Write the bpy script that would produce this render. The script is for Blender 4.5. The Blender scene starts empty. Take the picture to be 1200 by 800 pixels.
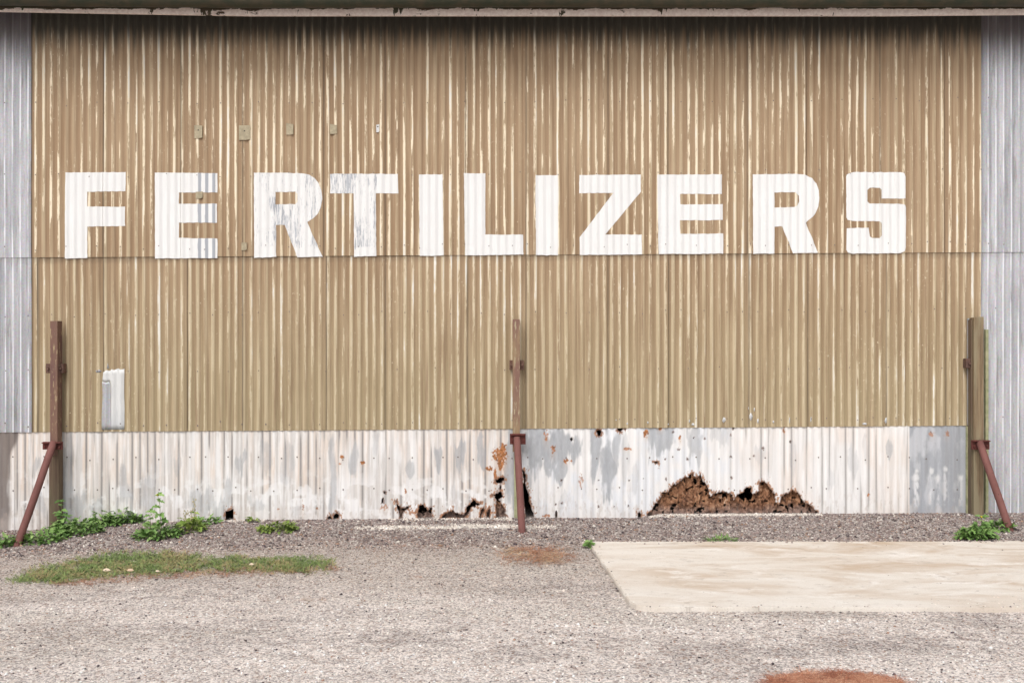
import bpy, bmesh, math, random
import numpy as np
from mathutils import Vector
random.seed(7)
rng = np.random.default_rng(7)
S = bpy.context.scene
COL = S.collection

# ------------------------------------------------------------------ camera, light, exposure
D, H, K = 10.0, 1.75, 118.0          # wall distance, eye height, photograph pixels per metre at the wall
cam_d = bpy.data.cameras.new("camera"); cam = bpy.data.objects.new("camera", cam_d); COL.objects.link(cam)
cam.location = (0, -D, H); cam.rotation_euler = (math.radians(90), 0, 0)
cam_d.sensor_width = 36; cam_d.lens = 36*K*D/1200; cam_d.clip_start = .05; cam_d.clip_end = 2000
S.camera = cam
S.render.resolution_x, S.render.resolution_y = 1024, 682

SUN_EL, SUN_AZ = math.radians(52), math.radians(-18)    # azimuth measured from the camera side (-Y), negative = left
w = bpy.data.worlds.new("World"); S.world = w; w.use_nodes = True
nt = w.node_tree; bg = nt.nodes['Background']
sky = nt.nodes.new('ShaderNodeTexSky'); sky.sky_type = 'NISHITA'; sky.sun_disc = False
sun_dir = Vector((math.sin(SUN_AZ)*math.cos(SUN_EL), -math.cos(SUN_AZ)*math.cos(SUN_EL), math.sin(SUN_EL)))
sky.sun_elevation = SUN_EL
sky.sun_rotation = math.atan2(sun_dir.x, sun_dir.y)
sky.air_density = 1.0; sky.dust_density = 4.0; sky.ozone_density = 1.0
hs = nt.nodes.new('ShaderNodeHueSaturation'); hs.inputs['Saturation'].default_value = .28
nt.links.new(sky.outputs[0], hs.inputs['Color']); nt.links.new(hs.outputs[0], bg.inputs[0])
bg.inputs[1].default_value = .14
sl = bpy.data.lights.new("sun", 'SUN'); sl.energy = 1.25; sl.angle = math.radians(30); sl.color = (1, .955, .90)
so = bpy.data.objects.new("sun", sl); COL.objects.link(so)
so.rotation_euler = sun_dir.to_track_quat('Z', 'Y').to_euler(); so.location = (-6, -8, 12)
S.view_settings.view_transform = 'Standard'; S.view_settings.look = 'None'
S.view_settings.gamma = 1; S.view_settings.use_curve_mapping = False
S.view_settings.exposure = 0.36

# ------------------------------------------------------------------ numpy noise
def _h(ix, iy, s):
    n = (ix.astype(np.int64)*374761393 + iy.astype(np.int64)*668265263 + s*982451653) & 0xffffffff
    n = ((n ^ (n >> 13))*1274126177) & 0xffffffff
    return ((n ^ (n >> 16)) & 0xffff)/65535.0
def vn(x, y, s=0):
    x = np.asarray(x, float); y = np.asarray(y, float)
    ix = np.floor(x); iy = np.floor(y); fx = x-ix; fy = y-iy
    fx = fx*fx*(3-2*fx); fy = fy*fy*(3-2*fy)
    a = _h(ix, iy, s); b = _h(ix+1, iy, s); c = _h(ix, iy+1, s); d = _h(ix+1, iy+1, s)
    return (a*(1-fx)+b*fx)*(1-fy)+(c*(1-fx)+d*fx)*fy
def fbm(x, y, s=0, o=4):
    t = 0; a = .5; n = 0
    for k in range(o):
        t = t+a*vn(np.asarray(x)*2**k, np.asarray(y)*2**k, s+k*17); n += a; a *= .5
    return t/n
def ss(a, b, x):
    t = np.clip((np.asarray(x, float)-a)/(b-a), 0, 1); return t*t*(3-2*t)

# photograph pixel -> world at a given distance in front of the wall
def P(px, py, fwd=0.0):
    s = (D-fwd)/D
    return Vector(((px-600)/K*s, -fwd, H-(py-400)/K*s))
def PX(px): return (px-600)/K
def PZ(py): return H-(py-400)/K

def ground_z(x, y):
    x = np.asarray(x, float); f = -np.asarray(y, float)
    base = np.interp(x, [-7, -4.75, -4.2, -3.4, -2.6, 0, 1.25, 1.5, 4.7, 7], [-.14, -.12, -.07, -.035, -.02, 0, 0, .035, .05, .05])
    far = np.interp(x, [-7, -4.7, -3, -1.5, 0, 7], [-.17, -.155, -.09, -.06, -.05, -.055])
    t = ss(0.05, 1.05, f)
    bump = (fbm(x*3, f*3, 5)-.5)*.03*ss(0, .25, f)*(1-ss(1.2, 2.4, f)) + (fbm(x*1.1, f*1.1, 9)-.5)*.018*ss(.6, 1.6, f)
    z = base*(1-t)+far*t + bump
    return np.where(f > 7, z*(1-ss(7, 9, f))-.05*ss(7, 9, f), z)
def gp(px, py):
    z = -.05
    for _ in range(12):
        dep = (H-z)*K*D/max(py-400, 1); x = (px-600)/(K*D)*dep; z = float(ground_z(x, dep-D))
    return Vector((x, dep-D, z))

# ------------------------------------------------------------------ object helpers
def link(o, parent=None, **tags):
    COL.objects.link(o)
    if parent is not None: o.parent = parent
    for k, v in tags.items(): o[k] = v
    return o
def npmesh(name, V, F, mat, parent=None, attrs=None, smooth=False, **tags):
    V = np.asarray(V, np.float32); F = np.asarray(F, np.int32); n = F.shape[1]
    me = bpy.data.meshes.new(name)
    me.vertices.add(len(V)); me.vertices.foreach_set('co', V.ravel())
    me.loops.add(F.size); me.loops.foreach_set('vertex_index', F.ravel())
    me.polygons.add(len(F)); me.polygons.foreach_set('loop_start', np.arange(0, F.size, n, dtype=np.int32))
    try: me.polygons.foreach_set('loop_total', np.full(len(F), n, np.int32))
    except Exception: pass
    me.update(calc_edges=True); me.validate()
    for k, a in (attrs or {}).items():
        a = np.asarray(a, np.float32)
        if a.ndim == 1:
            at = me.attributes.new(k, 'FLOAT', 'POINT'); at.data.foreach_set('value', a)
        else:
            at = me.attributes.new(k, 'FLOAT_COLOR', 'POINT')
            at.data.foreach_set('color', np.hstack([a, np.ones((len(a), 1), np.float32)]).ravel())
    if smooth: me.polygons.foreach_set('use_smooth', np.ones(len(F), bool))
    me.materials.append(mat)
    return link(bpy.data.objects.new(name, me), parent, **tags)
def bmobj(name, bm, mat, parent=None, smooth=False, **tags):
    me = bpy.data.meshes.new(name); bm.to_mesh(me); bm.free()
    me.materials.append(mat)
    if smooth:
        for p in me.polygons: p.use_smooth = True
    return link(bpy.data.objects.new(name, me), parent, **tags)
def empty(name, loc, label, cat, group=None):
    o = bpy.data.objects.new(name, None); o.empty_display_size = .1; o.location = loc
    link(o, None, label=label, category=cat)
    if group: o['group'] = group
    return o
def addbox(bm, a, b, bev=0.0, taper=0):
    r = bmesh.ops.create_cube(bm, size=1.0); vs = r['verts']
    for v in vs:
        v.co = Vector(((a[i]+b[i])/2 + v.co[i]*(b[i]-a[i]) for i in range(3)))
    if bev:
        es = list({e for v in vs for e in v.link_edges})
        bmesh.ops.bevel(bm, geom=es, offset=bev, segments=2, affect='EDGES', profile=.6)
def addtube(bm, p, q, r0, r1=None, n=16, rings=2, caps=True, wob=0):
    p = Vector(p); q = Vector(q); r1 = r0 if r1 is None else r1
    ax = (q-p).normalized(); u = ax.orthogonal().normalized(); v = ax.cross(u)
    R = []
    for k in range(rings):
        t = k/(rings-1); c = p.lerp(q, t); r = r0+(r1-r0)*t
        off = Vector((random.uniform(-wob, wob), random.uniform(-wob, wob), 0)) if 0 < k < rings-1 else Vector()
        R.append([bm.verts.new(c+off+(u*math.cos(2*math.pi*i/n)+v*math.sin(2*math.pi*i/n))*r) for i in range(n)])
    for k in range(rings-1):
        for i in range(n):
            bm.faces.new((R[k][i], R[k][(i+1) % n], R[k+1][(i+1) % n], R[k+1][i]))
    if caps:
        bm.faces.new(R[0][::-1]); bm.faces.new(R[-1])

# ------------------------------------------------------------------ material helper
class M:
    def __init__(s, name, rough=.7, spec=.3, metal=0):
        s.m = bpy.data.materials.new(name); s.m.use_nodes = True; s.t = s.m.node_tree
        s.b = s.t.nodes['Principled BSDF']; s.b.inputs['Roughness'].default_value = rough
        s.b.inputs['Specular IOR Level'].default_value = spec; s.b.inputs['Metallic'].default_value = metal
        s.tc = s.t.nodes.new('ShaderNodeTexCoord'); s.co = s.tc.outputs['Object']
    def n(s, t): return s.t.nodes.new(t)
    def l(s, a, b): s.t.links.new(a, b)
    def put(s, sock, v):
        if isinstance(v, bpy.types.NodeSocket): s.l(v, sock)
        elif isinstance(v, (tuple, list)): sock.default_value = tuple(v)+((1,) if len(v) == 3 and sock.type == 'RGBA' else ())
        else: sock.default_value = v
    def map(s, sc, off=(0, 0, 0), src=None):
        n = s.n('ShaderNodeMapping'); n.inputs['Scale'].default_value = sc; n.inputs['Location'].default_value = off
        s.l(src or s.co, n.inputs['Vector']); return n.outputs[0]
    def shift(s, vec, k=37.0):
        oi = s.n('ShaderNodeObjectInfo'); m = s.math('MULTIPLY', oi.outputs['Random'], k)
        a = s.n('ShaderNodeVectorMath'); a.operation = 'ADD'; s.l(vec, a.inputs[0]); s.l(m, a.inputs[1]); return a.outputs[0]
    def noise(s, vec, sc=1, det=4, rough=.55, dist=0):
        n = s.n('ShaderNodeTexNoise'); s.l(vec, n.inputs['Vector']); n.inputs['Scale'].default_value = sc
        n.inputs['Detail'].default_value = det; n.inputs['Roughness'].default_value = rough; n.inputs['Distortion'].default_value = dist
        return n.outputs['Fac']
    def vor(s, vec, sc, feat='F1', out='Color'):
        n = s.n('ShaderNodeTexVoronoi'); n.feature = feat; s.l(vec, n.inputs['Vector']); n.inputs['Scale'].default_value = sc
        return n.outputs[out]
    def math(s, op, a, b=0.0, clamp=False):
        n = s.n('ShaderNodeMath'); n.operation = op; n.use_clamp = clamp; s.put(n.inputs[0], a); s.put(n.inputs[1], b); return n.outputs[0]
    def rng(s, v, a, b, c=0., d=1.):
        n = s.n('ShaderNodeMapRange'); n.interpolation_type = 'SMOOTHSTEP'; s.put(n.inputs[0], v)
        for i, q in enumerate((a, b, c, d)): n.inputs[i+1].default_value = q
        return n.outputs[0]
    def mix(s, f, a, b, mode='MIX'):
        n = s.n('ShaderNodeMix'); n.data_type = 'RGBA'; n.blend_type = mode
        s.put(n.inputs[0], f); s.put(n.inputs[6], a); s.put(n.inputs[7], b); return n.outputs[2]
    def attr(s, name, out='Fac'):
        n = s.n('ShaderNodeAttribute'); n.attribute_name = name; return n.outputs[out]
    def sep(s, v):
        n = s.n('ShaderNodeSeparateXYZ'); s.l(v, n.inputs[0]); return n.outputs
    def color(s, v): s.put(s.b.inputs['Base Color'], v)
    def rough(s, v): s.put(s.b.inputs['Roughness'], v)
    def bump(s, h, strength=.3, dist=.01):
        n = s.n('ShaderNodeBump'); n.inputs['Strength'].default_value = strength; n.inputs['Distance'].default_value = dist
        s.l(h, n.inputs['Height']); s.l(n.outputs[0], s.b.inputs['Normal'])

# painted tan corrugated iron
def tan_material():
    m = M('tan_painted_iron', .62, .25)
    crest = m.attr('crest'); z = m.sep(m.co)[2]; x = m.sep(m.co)[0]
    sh = m.shift(m.co)
    big = m.noise(m.map((.9, 1, .5), src=sh), 1, 3)
    base = m.mix(m.rng(big, .3, .7), (.285, .188, .112), (.375, .265, .168))
    oi = m.n('ShaderNodeObjectInfo')
    base = m.mix(m.math('MULTIPLY', oi.outputs['Random'], .35), base, (.30, .195, .115))
    low = m.rng(z, 2.9, .9)
    base = m.mix(m.math('MULTIPLY', low, .75), base, (.345, .293, .178))
    base = m.mix(m.math('MULTIPLY', m.rng(crest, .15, .85), .30), m.mix(.22, base, (.17, .11, .06)), (.52, .41, .27))  # rib shading painted in: valleys darkened, crests paled
    # thin chalky veil in vertical runs
    veil = m.noise(m.map((26, 1, .8), src=sh), 1, 4, .6)
    base = m.mix(m.math('MULTIPLY', m.rng(veil, .45, .75), .40), base, (.50, .39, .26))
    dark = m.noise(m.map((34, 1, 1.1), (7, 3, 5), src=sh), 1, 4, .6)
    base = m.mix(m.math('MULTIPLY', m.rng(dark, .48, .70), .62), base, (.225, .150, .092))
    # worn crests
    st = m.noise(m.map((31, 1, 2.4), (3, 0, 2), src=sh), 1, 5, .66)
    fine = m.noise(m.map((90, 1, 22), src=sh), 1, 4, .7)
    sm = m.math('ADD', m.math('MULTIPLY', st, .8), m.math('MULTIPLY', fine, .22))
    zone = m.noise(m.map((.55, 1, .9), (1.3, 0, .4)), 1, 2)
    rib = m.noise(m.map((29, 1, .38), (11, 0, 4), src=sh), 1, 2)
    thr = m.math('ADD', m.math('ADD', sm, m.math('MULTIPLY', zone, .34)), m.math('MULTIPLY', m.math('SUBTRACT', rib, .5), .75))
    amt = m.math('MULTIPLY', m.rng(thr, .665, .74), m.rng(crest, .64, .90))
    base = m.mix(m.math('MULTIPLY', amt, m.rng(z, 2.9, 2.3, .95, .55)), base, m.mix(low, (.80, .70, .53), (.68, .61, .44)))
    zb = m.math('MULTIPLY', m.rng(thr, .79, .88), m.rng(crest, .60, .90))
    base = m.mix(m.math('MULTIPLY', zb, .8), base, (.74, .74, .70))
    band = m.noise(m.map((19, 1, .7), (5, 0, 9), src=sh), 1, 3, .6)
    base = m.mix(m.math('MULTIPLY', m.math('MULTIPLY', m.rng(band, .44, .62), m.rng(crest, .38, .72)), m.rng(z, 3.6, 1.9, .35, .72)), base, (.50, .415, .28))
    # chips across crests and flanks
    ch = m.noise(m.map((45, 1, 30), (9, 0, 1), src=sh), 1, 3, .6)
    ch2 = m.math('MULTIPLY', m.rng(ch, .66, .72), m.rng(zone, .42, .6))
    base = m.mix(m.math('MULTIPLY', ch2, .55), base, (.70, .62, .46))
    # grime at side seams, darker line below the upper lap
    e = m.attr('edge'); en = m.noise(m.map((40, 1, 3)), 1, 3)
    base = m.mix(m.math('MULTIPLY', e, m.rng(en, .15, .5)), base, (.075, .055, .038))
    # mildew stain and painted eave shadow under the roof line, running down unevenly
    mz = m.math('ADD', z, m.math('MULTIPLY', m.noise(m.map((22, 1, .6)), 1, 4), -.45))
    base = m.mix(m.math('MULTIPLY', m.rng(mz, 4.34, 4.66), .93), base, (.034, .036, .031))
    m.color(base); m.rough(m.rng(fine, .3, .7, .5, .75))
    hb = m.math('ADD', m.noise(m.map((60, 1, 10)), 1, 5, .6), m.math('MULTIPLY', amt, -.35))
    m.bump(hb, .35, .002)
    return m.m
def letter_material(peel):
    m = M('white_sign_paint', .55, .3)
    sh = m.co
    n1 = m.noise(m.map((4, 1, 2.4)), 1, 3)
    base = m.mix(n1, (.68, .68, .675), (.74, .74, .735))
    veil = m.noise(m.map((40, 1, 2.5)), 1, 4)
    base = m.mix(m.math('MULTIPLY', m.rng(veil, .45, .75), .35), base, (.60, .595, .58))
    if peel:
        crest = m.attr('crest')
        a = m.noise(m.map((75, 1, 5.5)), 1, 6, .74)
        b = m.noise(m.map((120, 1, 16)), 1, 4, .7)
        t = m.math('ADD', m.math('MULTIPLY', a, .72), m.math('MULTIPLY', b, .28))
        pz = m.attr('peel')
        t = m.math('ADD', t, m.math('MULTIPLY', pz, .165))
        k = m.rng(t, .60, .645)
        base = m.mix(m.math('MULTIPLY', k, .9), base, (.34, .36, .40))
    chp = m.noise(m.map((70, 1, 30), (2, 0, 8)), 1, 5, .75)
    base = m.mix(m.math('MULTIPLY', m.rng(chp, .665, .69), .7), base, (.42, .38, .33))
    m.color(base)
    m.bump(m.noise(m.map((50, 1, 14)), 1, 5, .65), .25, .002)
    return m.m
def galv_material():
    m = M('galvanised_iron', .5, .4, .15)
    sh = m.shift(m.co)
    a = m.noise(m.map((9, 1, .9), src=sh), 1, 5, .6)
    base = m.mix(m.rng(a, .3, .7), (.33, .335, .355), (.49, .49, .515))
    b = m.noise(m.map((30, 1, 2.2), (4, 0, 0), src=sh), 1, 5, .65)
    base = m.mix(m.math('MULTIPLY', m.rng(b, .53, .68), .6), base, (.20, .185, .175))
    crest = m.attr('crest')
    c = m.noise(m.map((16, 1, 1.6), src=sh), 1, 4, .6)
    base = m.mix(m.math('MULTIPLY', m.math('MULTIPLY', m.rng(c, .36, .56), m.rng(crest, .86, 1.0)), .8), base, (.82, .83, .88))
    sp = m.vor(m.map((1, 1, 1)), 85)
    base = m.mix(.10, base, sp, 'OVERLAY')
    e = m.attr('edge')
    base = m.mix(m.math('MULTIPLY', e, .5), base, (.12, .11, .10))
    z = m.sep(m.co)[2]
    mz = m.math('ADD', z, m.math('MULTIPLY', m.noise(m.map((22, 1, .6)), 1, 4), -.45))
    base = m.mix(m.math('MULTIPLY', m.rng(mz, 4.22, 4.62), .8), base, (.07, .055, .055))  # dark stain with the eave shadow painted in, as on the tan sheets
    m.color(base); m.rough(m.rng(a, .3, .7, .38, .6)); m.bump(b, .2, .002)
    return m.m
def painted_attr_material():
    m = M('whitewashed_rusting_iron', .68, .22)
    c = m.attr('paint', 'Color')
    f = m.noise(m.map((90, 1, 40)), 1, 5, .65)
    base = m.mix(.16, c, m.mix(f, (.15, .14, .13), (.9, .9, .88)), 'OVERLAY')
    m.color(base); m.bump(m.noise(m.map((70, 1, 30)), 1, 5, .65), .3, .002)
    return m.m
def ground_material():
    m = M('gravel_ground', .9, .12)
    c = m.attr('tone', 'Color')
    v1 = m.vor(m.co, 95); d1 = m.vor(m.co, 95, 'DISTANCE_TO_EDGE', 'Distance')
    v2 = m.vor(m.co, 45); 
    g = m.sep(v1)[0]; g2 = m.sep(v2)[1]
    f = m.noise(m.co, 220, 3, .7)
    k = m.math('ADD', m.math('MULTIPLY', g, .55), m.math('MULTIPLY', g2, .2)); k = m.math('ADD', k, m.math('MULTIPLY', f, .25))
    cc = m.mix(m.rng(k, .22, .70), m.mix(.60, c, (.05, .040, .043)), m.mix(.45, c, (.90, .84, .78)))
    warm = m.mix(m.rng(m.sep(v2)[2], .7, .95), cc, m.mix(.35, cc, (.34, .20, .13)))
    m.color(warm)
    hgt = m.math('ADD', m.rng(d1, 0, .25), m.math('MULTIPLY', f, .6))
    m.bump(hgt, .8, .006)
    return m.m
def stone_material():
    m = M('gravel_stone', .88, .15)
    c = m.attr('tone', 'Color'); m.color(m.mix(.3, c, m.mix(m.noise(m.co, 160, 3), (.1, .09, .09), (.9, .88, .85)), 'OVERLAY'))
    return m.m
def concrete_material():
    m = M('pale_concrete', .85, .15)
    a = m.noise(m.map((.8, 1.9, 1)), 1, 9, .68, .8)
    base = m.mix(m.rng(a, .40, .66), (.64, .595, .54), (.475, .375, .285))
    b = m.noise(m.map((2.0, 4, 1), (5, 2, 0)), 1, 9, .72, .5)
    base = m.mix(m.math('MULTIPLY', m.rng(b, .52, .66), .7), base, (.74, .71, .675))
    c = m.noise(m.map((3.2, 6, 1), (1, 7, 0)), 1, 9, .75, .4)
    base = m.mix(m.math('MULTIPLY', m.rng(c, .56, .68), .55), base, (.36, .31, .265))
    y = m.sep(m.co)[1]; x = m.sep(m.co)[0]
    ed = m.math('ADD', m.rng(y, -2.5, -3.2), m.rng(x, 1.4, .8), True)
    base = m.mix(m.math('MULTIPLY', ed, .5), base, (.67, .63, .58))
    s = m.noise(m.co, 90, 6, .8)
    base = m.mix(m.math('MULTIPLY', m.rng(s, .52, .66), .45), base, (.27, .235, .205))
    g = m.noise(m.map((9, 16, 1)), 1, 5, .7)
    base = m.mix(m.math('MULTIPLY', m.rng(g, .60, .66), .5), base, (.30, .25, .21))
    m.color(base); m.bump(m.math('ADD', s, m.math('MULTIPLY', a, 2)), .45, .005)
    return m.m
def rustpaint(name, c1, c2, c3, sc=(30, 30, 9), thr=.5, rough=.75):
    m = M(name, rough, .2)
    a = m.noise(m.map(sc), 1, 6, .68); b = m.noise(m.map((9, 9, 3), (4, 4, 4)), 1, 4)
    base = m.mix(m.rng(b, .35, .65), c1, c2)
    base = m.mix(m.rng(a, thr, thr+.06), base, c3)
    m.color(base); m.bump(a, .5, .004)
    return m.m
def timber_material(name, c1, c2, c3):
    m = M(name, .85, .12)
    a = m.noise(m.map((60, 60, 1.6)), 1, 6, .65, .6); b = m.noise(m.map((10, 10, 1.2), (4, 4, 4)), 1, 4)
    base = m.mix(m.rng(a, .35, .68), c1, c2); base = m.mix(m.math('MULTIPLY', m.rng(b, .48, .66), .8), base, c3)
    cr = m.noise(m.map((90, 90, 1.1), (1, 2, 3)), 1, 3, .6)
    base = m.mix(m.math('MULTIPLY', m.rng(cr, .64, .68), .85), base, (.03, .022, .016))
    m.color(base); m.bump(m.math('SUBTRACT', a, m.rng(cr, .64, .68)), .6, .004)
    return m.m
def fascia_material():
    m = M('peeling_fascia_paint', .75, .2)
    z = m.sep(m.co)[2]
    a = m.noise(m.map((9, 9, 26)), 1, 6, .7, .3); b = m.noise(m.map((3.2, 3, 5), (3, 3, 3)), 1, 5, .6)
    base = m.mix(m.rng(m.noise(m.map((40, 9, 40)), 1, 4), .3, .7), (.62, .52, .47), (.74, .66, .60))
    k = m.math('ADD', m.math('MULTIPLY', a, .55), m.math('MULTIPLY', b, .45))
    k = m.math('ADD', k, m.rng(z, 4.90, 4.96, 0, .34))
    xn = m.noise(m.map((5.5, 3, 1.5), (8, 3, 3)), 1, 5, .75); k = m.math('ADD', k, m.rng(xn, .58, .66, 0, .2))
    base = m.mix(m.rng(k, .59, .62), base, m.mix(b, (.03, .055, .03), (.095, .055, .04)))
    m.color(base); m.bump(a, .6, .004)
    return m.m
def simple(name, c, c2=None, sc=12, rough=.7, spec=.25, bump=.3, bd=.003):
    m = M(name, rough, spec); a = m.noise(m.co, sc, 5, .6)
    m.color(m.mix(m.rng(a, .3, .7), c, c2 or tuple(q*.7 for q in c))); m.bump(a, bump, bd)
    return m.m
def leaf_material(name, c1, c2, c3):
    m = M(name, .55, .3)
    v = m.attr('tint'); m.color(m.mix(m.rng(v, .5, 1), m.mix(m.rng(v, 0, .5), c1, c2), c3))
    m.b.inputs['Subsurface Weight'].default_value = .0
    return m.m
def crust_material():
    m = M('crumbling_rust', .95, .1)
    a = m.noise(m.map((22, 22, 16)), 1, 7, .72, .8); b = m.noise(m.map((7, 7, 5), (2, 5, 1)), 1, 4, .6)
    z = m.sep(m.co)[2]
    c = m.mix(m.rng(a, .36, .50), (.05, .028, .02), (.27, .135, .075))
    c = m.mix(m.rng(a, .50, .66), c, (.50, .29, .17))
    c = m.mix(m.rng(a, .60, .68), c, (.68, .54, .44))
    v_ = m.noise(m.map((60, 60, 9), (1, 8, 1)), 1, 5, .7); c = m.mix(m.math('MULTIPLY', m.rng(v_, .52, .62), .6), c, (.30, .15, .09)); c = m.mix(m.math('MULTIPLY', m.rng(b, .50, .62), .45), c, (.16, .085, .06))
    gz = m.math('ADD', z, m.math('MULTIPLY', b, .25))
    c = m.mix(m.math('MULTIPLY', m.rng(gz, .28, .14), .7), c, m.mix(a, (.12, .09, .085), (.42, .33, .30)))
    m.color(c); m.bump(a, 1.0, .02)
    return m.m

MT = dict(tan=tan_material(), letter=letter_material(False), letterp=letter_material(True), galv=galv_material(),
    wash=painted_attr_material(), ground=ground_material(), stone=stone_material(), conc=concrete_material(),
    fascia=fascia_material(), gutter=simple('dark_green_gutter_paint', (.030, .036, .022), (.062, .050, .032), 9, .5, .3),
    roof=simple('weathered_roof_iron', (.30, .30, .31), (.2, .19, .18), 3, .5), dark=simple('shed_interior_boards', (.07, .06, .05), None, 5, .9),
    redpaint=rustpaint('red_oxide_painted_pipe', (.185, .082, .072), (.145, .062, .054), (.10, .05, .042), (40, 40, 12), .6),
    railp=rustpaint('rusty_rail_steel', (.15, .085, .075), (.20, .12, .085), (.36, .28, .17), (45, 45, 8), .56, .85),
    railc=rustpaint('peeling_post_steel', (.27, .19, .115), (.20, .115, .09), (.36, .30, .20), (45, 45, 6), .55, .85),
    plate=rustpaint('dark_red_plate_paint', (.13, .035, .03), (.10, .035, .03), (.06, .03, .028), (40, 40, 40), .6),
    bracket=rustpaint('rusted_clamp_steel', (.10, .06, .05), (.14, .075, .055), (.2, .13, .1), (60, 60, 60), .55),
    timber=timber_material('weathered_post_timber', (.25, .185, .115), (.13, .09, .058), (.26, .225, .15)),
    timberg=timber_material('dark_post_timber', (.17, .125, .085), (.12, .08, .062), (.15, .13, .085)),
    strip=simple('green_painted_batten', (.42, .40, .25), (.25, .27, .15), 14),
    nail=simple('nail_steel', (.12, .09, .08), (.2, .17, .16), 40, .6),
    patch=simple('tan_painted_patch_plate', (.42, .36, .25), (.30, .26, .18), 30),
    bare=None, crust=crust_material(),
    leaf=leaf_material('weed_leaf', (.075, .15, .035), (.16, .28, .075), (.34, .46, .17)),
    leafy=leaf_material('young_weed_leaf', (.12, .19, .035), (.20, .28, .06), (.34, .38, .10)),
    stem=simple('weed_stem', (.13, .17, .06), (.18, .17, .09), 30),
    flower=simple('yellow_petal', (.80, .62, .03), (.7, .5, .02), 50),
    seed=simple('dry_seed_head', (.55, .50, .36), (.38, .33, .2), 50),
    grass=leaf_material('mat_grass', (.085, .15, .04), (.18, .25, .08), (.36, .27, .14)),
    dry=leaf_material('dead_grass', (.22, .09, .05), (.42, .21, .13), (.58, .44, .28)),
    needle=leaf_material('fallen_needles', (.18, .055, .035), (.48, .19, .11), (.72, .45, .30)),
    deadleaf=leaf_material('dead_leaf', (.50, .38, .26), (.62, .50, .38), (.40, .22, .12)))
m = M('bare_zinc_patch', .55, .35)
a_ = m.noise(m.map((18, 1, 3)), 1, 5, .65)
zb_ = m.math('ADD', m.sep(m.co)[2], m.math('MULTIPLY', a_, .5))
m.color(m.mix(m.math('MULTIPLY', m.rng(zb_, 1.35, 1.1), .6), m.mix(m.rng(a_, .5, .7), (.60, .605, .60), (.48, .49, .50)), (.45, .47, .50))); m.bump(a_, .2, .002)
MT['bare'] = m.m

# ------------------------------------------------------------------ ground
SLAB = [(0.67, -1.06), (0.80, -3.12), (0.835, -3.22), (0.93, -3.27), (7.5, -3.30), (7.5, -1.03)]
def inpoly(x, y, poly):
    x = np.asarray(x, float); y = np.asarray(y, float); c = np.zeros(x.shape, bool); n = len(poly)
    for i in range(n):
        x1, y1 = poly[i]; x2, y2 = poly[(i+1) % n]
        if y1 == y2: continue
        k = ((y1 > y) != (y2 > y)) & (x < (x2-x1)*(y-y1)/(y2-y1)+x1); c ^= k
    return c
def pdist(x, y, poly):
    d = np.full(np.shape(x), 1e9); n = len(poly)
    for i in range(n):
        a = np.array(poly[i]); b = np.array(poly[(i+1) % n]); ab = b-a
        t = np.clip(((x-a[0])*ab[0]+(y-a[1])*ab[1])/max(ab@ab, 1e-12), 0, 1)
        d = np.minimum(d, np.hypot(x-a[0]-t*ab[0], y-a[1]-t*ab[1]))
    return d
def world2px(x, y, z):
    dep = D+y; return 600+x*K*D/dep, 400+(H-z)*K*D/dep
DARKG = np.array([.24, .19, .178]); MIDG = np.array([.50, .425, .375]); LIGHTG = np.array([.90, .80, .745])
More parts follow.
